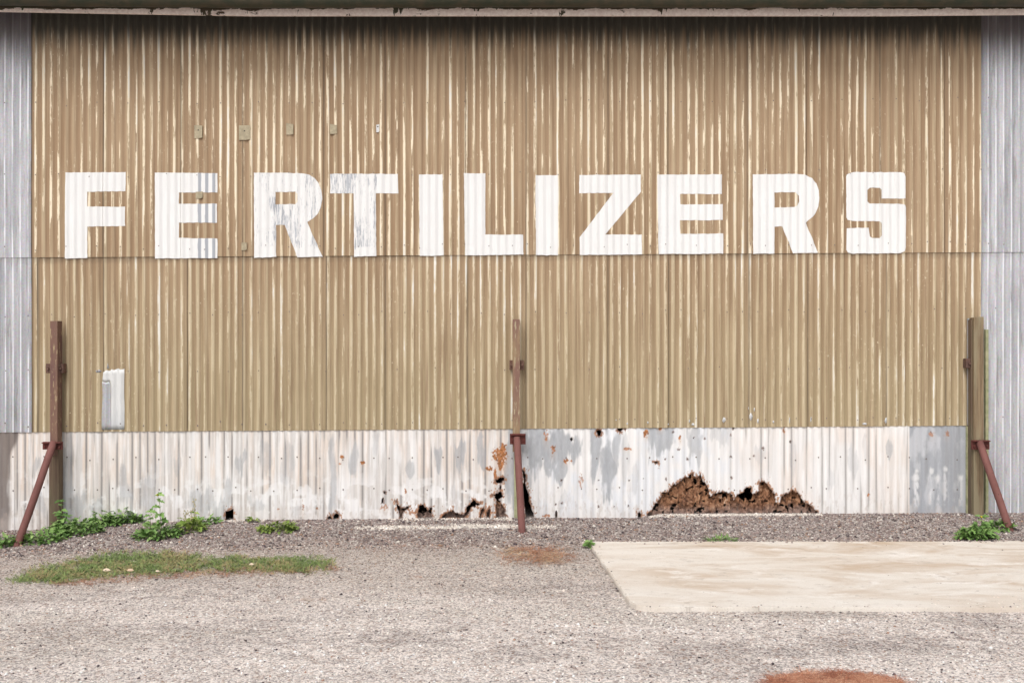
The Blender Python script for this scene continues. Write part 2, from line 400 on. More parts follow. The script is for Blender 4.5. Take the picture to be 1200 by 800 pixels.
def ground_tone(x, y):
    x = np.asarray(x, float); f = -np.asarray(y, float)
    n1 = fbm(x*.55+3, f*1.5, 31, 4); n2 = fbm(x*1.7, f*4.2, 77, 4); n3 = fbm(x*5, f*9, 12, 3)
    t = ss(.7, 1.7, f+(n2-.5)*.9-.18*(x < -2)*0)               # dark coarse gravel by the wall
    c = DARKG*(1-t)[..., None]+MIDG*t[..., None]
    l = ss(1.7, 3.6, f+(n1-.5)*2.2+(n2-.5)*1.0-.10*np.clip(x, -2, 5)*1.0)
    c = c*(1-l)[..., None]+LIGHTG*l[..., None]
    d = ss(.50, .66, n2)*ss(.9, 1.2, f)*.55*(.5+.5*ss(-2, 2, x))                            # darker drifts of loose stones
    c = c*(1-d)[..., None]+DARKG*d[..., None]
    for (cx, cf, rx, rf, k, cc) in ((-3.2, 2.75, 2.6, .22, .6, DARKG), (-.6, 3.95, 2.8, .20, .7, DARKG), (-3.4, 3.75, 1.2, .2, .4, DARKG), (2.9, 3.75, 1.5, .32, .75, DARKG), (.2, 2.7, .6, .5, .4, DARKG), (-1.2, 3.3, 1.4, .2, .6, LIGHTG), (-2.2, 4.75, 3, .35, .6, LIGHTG), (1.2, 4.6, 1.2, .3, .4, LIGHTG)):
        w_ = np.exp(-((x-cx)/rx)**2-((f-cf-.25*np.sin(x*.9)*.5+(n3-.5)*.6+(n2-.5)*.5)/rf)**2)*k*ss(.38, .58, fbm(x*9, f*22, 14, 3))
        c = c*(1-w_)[..., None]+cc*w_[..., None]
    pale = ss(.56, .70, n1)*ss(1.2, 1.8, f)*.4
    c = c*(1-pale)[..., None]+np.array([.52, .46, .40])*pale[..., None]
    # crushed white shell or lime by the centre post and along the bottom of the wall
    wx = np.exp(-((f-.40-(n3-.5)*.12)/.055)**2)*ss(-1.5, -1.1, x)*(1-ss(.15, .42, x))*ss(.30, .5, n3+.1)
    wy = np.exp(-((f-.06)/.05)**2)*ss(-.6, -.3, x)*(1-ss(-.1, .1, x))*.6 + np.exp(-((f-.07)/.06)**2)*ss(1.3, 1.5, x)*(1-ss(2.8, 3.1, x))*.85
    wz = np.exp(-((f-.05)/.06)**2)*ss(-3.2, -2.95, x)*(1-ss(-2.75, -2.3, x))*.8
    wm = np.clip(wx*1.2+wy+wz, 0, 1)*ss(.3, .6, n3+.12)
    c = c*(1-wm)[..., None]+np.array([.78, .73, .68])*wm[..., None]
    # reddish dry earth
    for (cx, cf, rx, rf, k) in ((.28, 1.55, .42, .20, .3), (-.7, 1.15, .9, .22, .25), (-2.2, 1.95, .5, .15, .3), (-3.4, 1.55, 1.2, .22, .3)):
        r = np.exp(-((x-cx)/rx)**2-((f-cf)/rf)**2)*k*ss(.3, .6, n3)
        c = c*(1-r)[..., None]+np.array([.36, .22, .15])*r[..., None]
    return c
xs = np.concatenate([[-400, -120, -40, -18, -10], np.arange(-7, 7.01, .035), [10, 18, 40, 120, 400]])
fs = np.concatenate([[-300, -60, -20, -9, -4, -1.2, -.3], np.arange(-.1, 6.0, .03), [6.6, 7.5, 9, 14, 25, 60, 200, 600]])
X, Fw = np.meshgrid(xs, fs); Y = -Fw
Z = ground_z(X, Y)
ins = inpoly(X, Y, SLAB); Z = np.where(ins & (pdist(X, Y, SLAB) > .03), -.13, Z)
nx, ny = len(xs), len(fs); I = np.arange(nx*ny).reshape(ny, nx)
Fq = np.stack([I[:-1, :-1], I[1:, :-1], I[1:, 1:], I[:-1, 1:]], -1).reshape(-1, 4)
npmesh('ground', np.stack([X, Y, Z], -1).reshape(-1, 3), Fq, MT['ground'], attrs={'tone': ground_tone(X, Y).reshape(-1, 3)}, smooth=True, kind='structure')

# slab
bm = bmesh.new()
pts = []
for i in range(len(SLAB)):
    a = np.array(SLAB[i]); b = np.array(SLAB[(i+1) % len(SLAB)]); n = max(1, int(np.hypot(*(b-a))/.05))
    for k in range(n):
        p = a+(b-a)*k/n; j = (vn(p[0]*9, p[1]*9, 3)-.5)*.016+(vn(p[0]*2, p[1]*2, 8)-.5)*.02 if k else 0
        pts.append((p[0]+j, p[1]+j))
top = [bm.verts.new((x, y, -.022)) for x, y in pts]; bot = [bm.verts.new((x, y, -.16)) for x, y in pts]
bm.faces.new(top)
for i in range(len(pts)):
    j = (i+1) % len(pts); bm.faces.new((top[i], bot[i], bot[j], top[j]))
bmesh.ops.recalc_face_normals(bm, faces=bm.faces)
bmesh.ops.bevel(bm, geom=[e for e in bm.edges if all(v.co.z > -.03 for v in e.verts)], offset=.006, segments=2, affect='EDGES')
bmobj('concrete_slab', bm, MT['conc'], kind='structure')

# loose stones
def stones(name, x, y, z, r, tone, **tags):
    n = len(x)
    base = np.array([(1, 0, 0), (-1, 0, 0), (0, 1, 0), (0, -1, 0), (0, 0, 1), (0, 0, -1)], float)
    F0 = np.array([(0, 2, 4), (2, 1, 4), (1, 3, 4), (3, 0, 4), (2, 0, 5), (1, 2, 5), (3, 1, 5), (0, 3, 5)])
    V = base[None]*rng.uniform(.65, 1.25, (n, 6, 1))+rng.uniform(-.28, .28, (n, 6, 3))
    V[..., 2] *= .62
    a = rng.uniform(0, 6.28, n); ca, sa = np.cos(a)[:, None], np.sin(a)[:, None]
    vx = V[..., 0]*ca-V[..., 1]*sa; vy = V[..., 0]*sa+V[..., 1]*ca
    V = np.stack([vx, vy, V[..., 2]], -1)*r[:, None, None]+np.stack([x, y, z+r*.18], -1)[:, None, :]
    F = (F0[None]+np.arange(n)[:, None, None]*6).reshape(-1, 3)
    return npmesh(name, V.reshape(-1, 3), F, MT['stone'], attrs={'tone': np.repeat(tone, 6, 0)}, **tags)
def scatter(n, x0, x1, f0, f1, pw=1.0):
    return rng.uniform(x0, x1, n), -(f0+(f1-f0)*rng.uniform(0, 1, n)**pw)
a1 = scatter(34000, -6, 6, .02, 1.35); a2 = scatter(46000, -5, 5, 1.2, 5.4)
x = np.concatenate([a1[0], a2[0]]); y = np.concatenate([a1[1], a2[1]])
keep = ~inpoly(x, y, SLAB) | ((pdist(x, y, SLAB) < .02)) | ((x > 2.4) & (y < -2.75) & (rng.uniform(0, 1, len(x)) < .5*ss(2.5, 3.4, x)*ss(-2.8, -3.2, y)*fbm(x*6, y*9, 44))) 
keep |= (rng.uniform(0, 1, len(x)) < .004)
keep |= (pdist(x, y, SLAB) < .09) & (rng.uniform(0, 1, len(x)) < .5*np.exp(-pdist(x, y, SLAB)/.03))
f = -y
dens = np.where(f < 1.2, 1, .35+.65*fbm(x*1.3, y*2.6, 55))
keep &= rng.uniform(0, 1, len(x)) < dens
x, y = x[keep], y[keep]; f = -y
onslab = inpoly(x, y, SLAB)
z = np.where(onslab, -.022, ground_z(x, y))
r = np.where(f < 1.2, rng.lognormal(np.log(.0085), .35, len(x)), rng.lognormal(np.log(.0058), .3, len(x)))
r = np.clip(r, .003, .026)
t0 = ground_tone(x, y); u = rng.uniform(0, 1, len(x))[:, None]
tn = t0*rng.uniform(.55, 1.45, (len(x), 1))
tn = np.where(u < .13, np.array([.66, .61, .56])*rng.uniform(.7, 1.1, (len(x), 1)), tn)
tn = np.where((u > .13) & (u < .26), np.array([.07, .055, .06])*rng.uniform(.7, 1.6, (len(x), 1)), tn)
tn = np.where((u > .26) & (u < .33), np.array([.34, .22, .16])*rng.uniform(.7, 1.2, (len(x), 1)), tn)
rx_ = np.concatenate([rng.uniform(1.35, 3.05, 900), rng.uniform(-1.2, 0, 260), rng.uniform(-1.5, .42, 900), rng.uniform(-3.0, -2.4, 160)]); rn_ = len(rx_)
ry_ = -np.concatenate([.02+np.abs(rng.normal(0, .06, 1160)), .40+rng.normal(0, .045, 900), .02+np.abs(rng.normal(0, .05, 160))])[:rn_]
x = np.concatenate([x, rx_]); y = np.concatenate([y, ry_]); z = np.concatenate([z, ground_z(rx_, ry_)]); r = np.concatenate([r, rng.uniform(.005, .016, rn_)])
tn = np.concatenate([tn, np.array([.70, .64, .58])*rng.uniform(.6, 1.15, (rn_, 1))])
stones('gravel', x, y, z, r, np.clip(tn, .02, .85), kind='stuff', label='loose brown, grey and white gravel spread over the yard', category='gravel')

# ------------------------------------------------------------------ the shed
shed = empty('shed', (0, 0, 0), 'long shed of tan and white corrugated iron lettered FERTILIZERS', 'shed')
PITCH, AMP = .0762, .0062
def J1(x): return PZ(302-(np.asarray(x)*K+600)*6.5/1200)
def J2(x): return PZ(506.5-(np.asarray(x)*K+600)*8/1150)
SEAMS = {   # sheet boundaries, photograph pixels
 'up': [-300, -210, -130, -50, 37, 121, 212, 284, 379, 451, 545, 616, 712, 782, 875, 944, 1030, 1106, 1149, 1235, 1320, 1400, 1480],
 'lo': [-300, -210, -130, -50, 37, 44, 121, 219, 284, 382, 451, 547, 616, 712, 783, 877, 946, 1038, 1108, 1149, 1235, 1320, 1400, 1480],
 'ba': [-300, -210, -130, -60, 17, 100, 192, 283, 375, 465, 555, 608, 672, 750, 825, 905, 985, 1066, 1133]}
ROWOFF = {'up': -.007, 'lo': 0.0, 'ba': .0085}
def wall_y(x, z, row, idx=None):
    x = np.asarray(x, float); z = np.asarray(z, float)
    s = np.array([PX(q) for q in SEAMS[row]])
    i = np.clip(np.searchsorted(s, x, side='right')-1, 0, len(s)-2) if idx is None else np.full(x.shape, idx)
    k = {'up': 1, 'lo': 2, 'ba': 3}[row]
    ph = (_h(i, i*0+k, 5)-.5)*.5
    t = (x-s[i])/(s[i+1]-s[i])
    wob = (vn(x*6, z*1.3, 40+k)-.5)*.5
    amp = AMP*(.9+.25*vn(x*3+i*7, z*.8, 60+k))*(.42 if row == 'ba' else 1)
    dent = (fbm(x*4, z*4, 90+k, 3)-.5)*.006+(vn(x*1.1, z*.7, 15)-.5)*.012
    return -amp*np.cos(2*np.pi*x/PITCH+ph+wob)+ROWOFF[row]-.0045*t+dent, np.cos(2*np.pi*x/PITCH+ph+wob)*.5+.5

def sheet(row, i, ztop, zbot, mat, name='wall_sheet', dz=.05, sub=12, paint=None, holes=None, **tags):
    s = [PX(q) for q in SEAMS[row]]; x0, x1 = s[i]-.03, s[i+1]
    n = max(2, int(round((x1-x0)/PITCH*sub))); gx = np.linspace(x0, x1, n+1)
    zt, zb = ztop(gx), zbot(gx)
    m_ = max(2, int((zt.max()-zb.min())/dz)); v = np.linspace(0, 1, m_+1)[:, None]
    GX = np.broadcast_to(gx, (m_+1, n+1)); GZ = zb+(zt-zb)*v
    # slightly uneven cut edge at the foot
    yy, cr = wall_y(GX, GZ, row, i)
    hd = (x1-GX); lf = (GX-s[i])
    edge = np.maximum(np.exp(-(np.clip(lf, 0, 9)/.012)**2)*.9, np.exp(-np.clip(hd, 0, 9)/.004)*.4)
    edge = np.maximum(edge, np.exp(-(zt-GZ-(.05 if row == 'lo' else 9))/.022)*(row == 'lo')*.85)
    edge = np.clip(edge, 0, 1)
    edge *= (.55+.45*vn(GX*3, GZ*2.3, 71))
    Vv = np.stack([GX, yy, GZ], -1).reshape(-1, 3)
    I = np.arange((n+1)*(m_+1)).reshape(m_+1, n+1)
    Fq = np.stack([I[:-1, :-1], I[:-1, 1:], I[1:, 1:], I[1:, :-1]], -1).reshape(-1, 4)
    at = {'crest': cr.ravel(), 'edge': edge.ravel()}
    if paint is not None: at['paint'] = paint(GX, GZ, cr).reshape(-1, 3)
    if holes is not None:
        c = Vv[Fq].mean(1); Fq = Fq[~holes(c[:, 0], c[:, 2])]
    o = npmesh(name, Vv, Fq, mat, shed, at, True, **tags)
    md = o.modifiers.new('thickness', 'SOLIDIFY'); md.thickness = .0014; md.offset = -1; md.use_rim = True
    es = o.modifiers.new('crisp_rim', 'EDGE_SPLIT'); es.split_angle = math.radians(50)
    return o
TOPZ = lambda x: x*0+5.12
sheets = {'up': [], 'lo': [], 'ba': []}
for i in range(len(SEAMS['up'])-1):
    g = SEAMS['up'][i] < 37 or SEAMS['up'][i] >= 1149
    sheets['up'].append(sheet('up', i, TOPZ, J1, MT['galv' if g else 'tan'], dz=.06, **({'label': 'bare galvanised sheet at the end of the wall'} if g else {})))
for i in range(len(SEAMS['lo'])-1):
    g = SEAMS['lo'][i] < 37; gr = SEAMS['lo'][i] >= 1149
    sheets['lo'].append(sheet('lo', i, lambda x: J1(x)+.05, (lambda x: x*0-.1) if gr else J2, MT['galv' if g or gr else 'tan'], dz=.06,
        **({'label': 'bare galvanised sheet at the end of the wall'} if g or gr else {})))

# --- white base row: paint, rust and holes
Z7 = lambda L, x0, y0, k=4.0: [(x0+a/k, y0+b/k) for a, b in L]
BIG = Z7([(262,330),(270,290),(300,265),(310,235),(340,205),(350,170),(385,165),(400,135),(440,120),(455,100),(490,85),(515,65),(530,90),(560,72),(570,110),(590,125),(605,165),(612,192),(630,180),(660,168),(700,168),(730,180),(740,212),(755,185),(790,165),(800,147),(830,145),(838,180),(860,175),(880,160),(878,120),(900,108),(920,130),(945,160),(960,185),(968,225),(985,235),(1000,190),(1030,175),(1055,160),(1090,175),(1110,215),(1150,240),(1190,275),(1200,340)], 700, 540, 4.615)
HOLES = [BIG,
 Z7([(1058,475),(1078,472),(1093,464),(1093,520),(1058,518)], 0, 480),
 Z7([(335,505),(345,497),(355,508),(352,522),(340,523)], 300, 480), Z7([(362,490),(376,483),(390,490),(388,508),(372,516),(362,508)], 300, 480),
 Z7([(655,425),(672,455),(690,462),(716,450),(712,463),(690,475),(682,500),(690,545),(676,545),(672,490),(660,455)], 300, 480),
 Z7([(757,470),(770,450),(785,445),(797,458),(804,478),(815,458),(822,458),(824,520),(828,545),(757,545)], 300, 480),
 Z7([(862,560),(870,505),(885,488),(900,480),(920,472),(935,485),(960,492),(985,480),(988,458),(1005,440),(1022,420),(1032,436),(1050,440),(1030,450),(1008,462),(990,490),(975,505),(940,508),(905,503),(888,510),(878,560)], 300, 480),
 Z7([(1048,530),(1052,480),(1062,458),(1068,470),(1058,500),(1056,530)], 300, 480), Z7([(1080,500),(1084,470),(1096,460),(1094,515),(1088,545),(1083,520)], 300, 480),
 Z7([(1122,328),(1140,322),(1160,316),(1165,330),(1150,342),(1125,340)], 300, 480), Z7([(1142,355),(1149,358),(1148,376),(1142,370)], 300, 480),
 Z7([(1105,398),(1122,396),(1135,386),(1152,388),(1156,412),(1140,416),(1138,424),(1155,446),(1168,475),(1172,560),(1125,560),(1126,420),(1118,404)], 300, 480),
 Z7([(48,284),(58,286),(60,300),(66,310),(60,345),(72,375),(78,395),(80,430),(92,462),(104,498),(88,560),(64,545),(64,470),(52,420),(50,360),(56,330)], 600, 480),
 Z7([(203,475),(210,472),(213,540),(203,540)], 600, 480), Z7([(590,485),(602,478),(606,530),(592,530)], 600, 480),
 Z7([(395,98),(410,93),(420,100),(414,120),(404,124)], 600, 480), Z7([(495,82),(532,80),(530,90),(515,92),(505,100),(496,94)], 600, 480),
 Z7([(272,135),(280,126),(286,140),(276,150)], 600, 480), Z7([(1034,72),(1043,72),(1040,94),(1036,88)], 600, 480),
 Z7([(664,244),(680,243),(686,248),(674,252)], 600, 480), Z7([(102,143),(108,146),(106,158),(101,154)], 900, 480),
 Z7([(588,418),(598,412),(596,436),(588,438)], 300, 480), Z7([(598,384),(605,382),(606,392),(600,393)], 300, 480)]
_dots = [(232,330),(408,330),(548,332),(232,438),(206,442),(407,455),(478,452),(93,440),(546,450),(756,105),(783,186),(718,230),(722,325),(822,230),(616,322),(1026,120),(1028,220),(1134,218),(1028,318),(903,138),(852,132),(1178,180)]
for (a_, b_) in _dots: HOLES.append([(600+a_/4+math.cos(t)*.8, 480+b_/4+math.sin(t)*.8) for t in (0, 1.2, 2.5, 3.8, 5)])
HB = [(min(p[0] for p in h)-4, max(p[0] for p in h)+4, min(p[1] for p in h)-4, max(p[1] for p in h)+4) for h in HOLES]
def warp(u, v):
    return u+(fbm(u/2.2, v/2.2, 201, 2)-.5)*2.4, v+(fbm(u/1.8, v/2.2, 202, 2)-.5)*3.4
def hole_mask(x, z):
    u = x*K+600; v = 400-(z-H)*K; wu, wv = warp(u, v); r = np.zeros(u.shape, bool)
    for k, (h, b) in enumerate(zip(HOLES, HB)):
        q = (u > b[0]) & (u < b[1]) & (v > b[2]) & (v < b[3])
        if q.any():
            if len(h) < 6: r[q] |= inpoly(u[q], v[q], h)
            else: r[q] |= inpoly(wu[q], wv[q], h)
    return r
GREY = [(640,524,34,22,1),(618,560,6,14,.6),(660,590,5,10,.3),(745,560,4,20,.35),(733,540,4,26,.4),(1000,540,6,18,.35),(975,560,5,16,.3),(930,545,4,20,.35),(890,535,8,12,.3),(440,520,4,20,.35),(350,600,8,8,.35),(300,590,10,10,.4),(180,560,6,26,.35),(652,547,12,14,.9),(628,520,10,34,.9),(697,525,7,30,1),(712,545,9,42,1),(722,520,6,20,.8),(775,512,18,20,.9),(765,505,8,26,.9),(815,520,10,24,.7),(845,508,12,12,.4),(826,575,3,8,.3),
        (391,560,5,50,.7),(415,538,7,22,.7),(512,536,5,14,.8),(540,530,6,14,.8),(565,530,6,16,.8),(480,548,4,10,.6),(310,540,8,22,.45),(336,545,9,24,.4),(235,590,16,20,.55),(145,575,9,22,.6),(172,582,9,20,.55),(90,595,12,20,.6),(115,595,8,10,.5),(42,545,6,12,.55),(80,560,6,70,.6),(47,590,5,20,.5),
        (208,543,5,9,.4),(268,580,4,22,.55),(282,540,7,12,.6),(258,600,12,16,.5),(596,545,5,48,.9),(603,545,6,60,.9),(532,585,5,14,.25),(1043,528,5,9,.6),(700,595,20,8,.1),(1014,520,3,16,.3)]
RUST = [(585,533,8,9,1),(590,528,5,8,1),(588,543,4,8,.9),(573,549,4,3.2,.7),(580,558,2,9,.7),(401,535,2.2,2.2,1),(425,542,3.4,2.2,.9),(398,543,2,1.5,.4),(640,510,3.4,7,.55),(648,527,3,6,.55),(663,540,3,3,.7),(669,540,2,1.5,.6),(757,508,2.6,4.6,1),(797,514,2,4,.9),(919,503,2.5,4,.5),(735,526,6,2,.5),(681,563,3,8,.35),(774,501,3,3,.9),(702,505,3,3,.8),(1018,580,1.6,2,.7),(475,575,1.5,3,.6),(450,594,6,4,.35),(490,600,12,6,.5),(530,604,14,5,.6),(570,598,8,8,.5),(372,595,1.6,1.6,.7),(326,596,2,2,.4),(355,592,1.5,9,.4),(640,604,5,2,.5),(1093,508,4,4,.35),(1110,508,4,4,.35)]
def base_paint(x, z, crest):
    u = x*K+600; v = 400-(z-H)*K
    wash = np.array([.70, .69, .685]); pink = np.array([.67, .58, .515]); grey = np.array([.31, .325, .35]); blue = np.array([.64, .67, .715])
    c = np.broadcast_to(wash, u.shape+(3,)).copy()
    def lay(c, m_, col): m_ = np.clip(m_, 0, 1)[..., None]; return c*(1-m_)+np.asarray(col)*m_
    n1 = fbm(u/55, v/60, 101); n2 = fbm(u/5, v/90, 102); n3 = fbm(u/11, v/26, 103, 5); n4 = fbm(u/2.5, v/7, 104)
    leftside = 1-ss(590, 606, u); right = ss(845, 880, u)
    sheetid = np.searchsorted(np.array(SEAMS['ba'], float), u)
    sv = _h(sheetid, sheetid*0+3, 9)
    pk = (leftside*(.75+.5*sv)*(1-ss(560, 600, v+(n3-.5)*60))+right*.55*ss(.35, .6, n1))*ss(.30, .58, n1*.5+n2*.5)
    c = lay(c, pk, pink)
    c = lay(c, (1-leftside)*(1-right)*ss(.40, .65, n3)*.7, blue)
    # thin worn lines along the ribs
    val = np.clip(1-crest, 0, 1)**6
    c = lay(c, ss(.46, .62, fbm(u/26, v/22, 120))*leftside*.30, [.57, .55, .53])
    c = lay(c, ss(.50, .62, fbm(u/2.6, v/70, 121, 3))*leftside*.5, [.48, .45, .43])
    c = lay(c, val*ss(.38, .58, n2)*(leftside*.95+right*.6+.3), [.27, .255, .25])
    c = lay(c, leftside*ss(.50, .62, fbm(u/16, v/12, 122))*ss(540, 585, v)*.8, [.76, .755, .76])
    c = lay(c, ss(.60, .72, fbm(u/3.0, v/60, 108))*(leftside*.5+right*.35), [.50, .47, .45])
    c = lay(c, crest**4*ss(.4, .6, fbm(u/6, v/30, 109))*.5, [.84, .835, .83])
    g = np.zeros(u.shape)
    gw = (fbm(u/3.5, v/45, 131, 3)-.5)*34+(fbm(u/14, v/14, 133, 3)-.5)*16; gu = (fbm(u/9, v/22, 132, 3)-.5)*12
    for (cx, cy, rx, ry, s_) in GREY:
        q = ((u+gu*min(1, rx/9)-cx)/rx)**2+((v+gw*min(1, ry/14)-cy)/ry)**2
        g = np.maximum(g, s_*ss(1.35, .55, q+(n3-.5)*1.7+(n4-.5)*.5))
    c = lay(c, g*.85, grey*(.85+.35*n4[..., None]))
    # bare galvanised panel by the right post
    p = ss(1065.5, 1066.5, u)
    gal = lay(np.broadcast_to(np.array([.335, .35, .38]), c.shape).copy(), ss(.5, .7, n2)*.7, [.28, .285, .30])
    gal = lay(gal, ss(.52, .72, n3)*.45, [.60, .61, .64])
    for (hx, hy, hr) in ((1073, 559, 3), (1075, 551, 1.5), (1099, 560, 3.2), (1126, 560, 2.8), (1108, 549, 1.6), (1091, 552, 2)):
        d = np.hypot(u-hx, (v-hy)*.8)+(n3-.5)*5; gal = lay(gal, ss(hr+1.8, hr-1.8, d+(n4-.5)*4)*.8, [.66, .66, .66])
        gal = lay(gal, np.exp(-((u-hx)/3.2)**2)*ss(hy, hy+6, v)*(1-ss(585, 600, v))*.55*ss(.3, .6, n4), [.72, .72, .73])
    c = lay(c, p, [0, 0, 0])+gal*p[..., None]
    # dark run-off stain at the far left
    st = ss(19, 12, u+(n3-.5)*8+ss(515, 540, v)*4-8*(1-ss(505, 530, v)))*ss(-14, -4, u)
    c = lay(c, st*.9, [.15, .125, .115])
    # dirt and grey splash at the foot, grime under the lap
    c = lay(c, ss(590, 612, v+(n3-.5)*26)*.35, [.50, .44, .40])
    c = lay(c, ss(.58, .70, n4)*ss(560, 600, v)*.35, [.40, .33, .29])
    # rust
    n6 = fbm(u/1.7, v/2.2, 151, 3); n7 = fbm(u/1.4, v/1.8, 152, 3)
    for (cx, cy, rx, ry, s_) in RUST:
        q = ((u-cx)/rx)**2+((v-cy)/ry)**2+(n6-.5)*3.4+(1-s_)*.8
        m_ = ss(1.15, .75, q)*min(1, s_+.35)*(((u-cx)/rx)**2+((v-cy)/ry)**2 < 3.2)
        c = lay(c, .35*np.exp(-((u-cx)/(rx*1.1))**2)*ss(cy-1, cy+2, v)*ss(cy+ry*3.5, cy, v)*s_, [.55, .36, .24])
        c = lay(c, m_, np.array([.36, .15, .06])*(.15+1.5*n7[..., None]))
    # nail halos and nail rust
    wu, wv = warp(u, v)
    for h, b in zip(HOLES, HB):
        q = (u > b[0]-3) & (u < b[1]+3) & (v > b[2]-3) & (v < b[3]+3)
        if q.any():
            d = pdist(wu[q], wv[q], h); small = (b[1]-b[0]) < 12
            if not small:
                n5 = fbm(u[q]/1.6, v[q]/2.6, 140, 3); fr = ss(.50, .58, n5-.30*np.clip(d/7, 0, 1)+.10*(d < 3))*(d < 9)
                rc = np.array([.30, .15, .08])*(.4+1.4*fbm(u[q]/1.2, v[q]/1.2, 141, 2))[:, None]
                c[q] = c[q]*(1-fr[:, None]*.9)+rc*fr[:, None]*.9
            m_ = ss(.9 if small else 1.9, .2, d+(n4[q]-.5)*2.8)*.75
            c[q] = c[q]*(1-m_[..., None])+np.array([.16, .085, .06])*m_[..., None]
    return c
FOOT = lambda x: ground_z(x, x*0)-.05
for i in range(len(SEAMS['ba'])-1):
    sheets['ba'].append(sheet('ba', i, lambda x: J2(x)+.04, FOOT, MT['wash'], dz=.0055, sub=14, paint=base_paint, holes=hole_mask))
for o in sheets['ba']:
    if o['label'] if 'label' in o else False: pass

# crumbled rusty lining seen through the holes
def lining(poly, x0, x1, yback, hfun, name='rusted_lining', **tags):
    gx = np.arange(x0, x1, .006); gz = np.arange(-.08, .60, .006); GX, GZ = np.meshgrid(gx, gz)
    r = fbm(GX*16, GZ*13, 301, 5); r2 = fbm(GX*55, GZ*48, 302, 3)
    GY = yback-(r-.5)*.045-(r2-.5)*.03+.012*np.cos(GX*2*np.pi/PITCH)
    V = np.stack([GX, GY, GZ], -1).reshape(-1, 3); n, m_ = len(gx), len(gz)
    I = np.arange(n*m_).reshape(m_, n); F = np.stack([I[:-1, :-1], I[:-1, 1:], I[1:, 1:], I[1:, :-1]], -1).reshape(-1, 4)
    c = V[F].mean(1); F = F[hfun(c[:, 0], c[:, 2])]
    o = npmesh(name, V, F  , MT['crust'], shed, smooth=True, **tags)
    md = o.modifiers.new('t', 'SOLIDIFY'); md.thickness = .012; md.offset = -1
    return o
def h1(x, z):
    u = x*K+600; v = 400-(z-H)*K
    v2 = v+(fbm(u/5, v/9, 311, 4)-.5)*16
    ok = v2 > np.interp(u, [755, 775, 795, 812, 825, 835, 865, 872, 883, 893, 905, 914, 920, 935, 948, 965], [600, 584, 567, 549, 556, 580, 583, 590, 585, 562, 572, 592, 576, 578, 588, 606])-3
    ok &= fbm(u/3.2, v/4.2, 313, 3) > .36
    return ok
lining(None, PX(752), PX(968), .046, h1, label='crumbling brown rust behind the big hole')
def h2(x, z):
    u = x*K+600; v = 400-(z-H)*K
    return (v+(fbm(u/4, v/6, 321, 3)-.5)*18 > np.interp(u, [460, 475, 495, 520, 545, 560, 575, 582, 594], [600, 596, 604, 600, 602, 594, 600, 590, 584]))
lining(None, PX(462), PX(594), .075, h2, label='rusty brown scrap behind the small holes')

# lettering
def R6(L): return Z7(L, 300, 180)
def R7(L): return Z7(L, 600, 180)
def R8(L): return Z7(L, 900, 180)
LET = [
 ('F', Z7([(310,90),(590,88),(590,178),(412,180),(412,250),(587,250),(587,340),(412,342),(412,490),(308,492)], 0, 180), None, 0),
 ('E', Z7([(727,90),(1020,92),(1020,183),(840,184),(840,236),(1017,236),(1017,325),(840,325),(840,396),(1020,398),(1020,490),(728,492)], 0, 180), None, 1),
 ('R', R6([(-10,90),(215,92),(248,99),(275,115),(295,140),(308,175),(312,215),(305,255),(290,283),(268,305),(240,322),(313,483),(195,486),(135,335),(95,335),(95,485),(-8,489)]), R6([(92,180),(185,180),(195,190),(195,228),(185,238),(92,238)]), 2),
 ('T', R6([(348,95),(665,97),(668,187),(562,187),(565,481),(460,483),(458,187),(348,187)]), None, 2),
 ('I', R6([(765,100),(875,98),(880,478),(768,480)]), None, 0),
 ('L', R6([(975,94),(1075,94),(1075,380),(1252,380),(1254,474),(980,478)]), None, 0),
 ('I', R7([(110,102),(215,102),(215,477),(112,477)]), None, 0),
 ('Z', R7([(315,102),(603,98),(603,180),(437,380),(607,380),(608,473),(317,475),(317,392),(475,185),(315,187)]), None, 0),
 ('E', R7([(680,100),(983,98),(983,190),(787,190),(787,238),(988,238),(988,312),(787,314),(787,377),(990,375),(990,469),(686,471)]), None, 0),
 ('R', R8([(-72,98),(150,97),(180,103),(205,117),(225,140),(235,175),(237,210),(233,250),(218,287),(175,325),(232,465),(115,468),(65,343),(28,343),(28,469),(-70,471)]), R8([(28,183),(125,183),(143,198),(145,225),(135,245),(120,252),(28,253)]), 0),
 ('S', R8([(380,93),(400,88),(620,88),(635,94),(642,110),(642,212),(530,212),(530,170),(520,162),(475,162),(463,172),(463,225),(475,235),(625,237),(640,243),(645,255),(643,440),(638,458),(620,467),(390,469),(373,464),(366,450),(368,350),(470,348),(475,390),(485,397),(520,397),(530,385),(530,325),(520,318),(390,317),(372,312),(366,298),(365,110),(369,98)]), None, 0)]
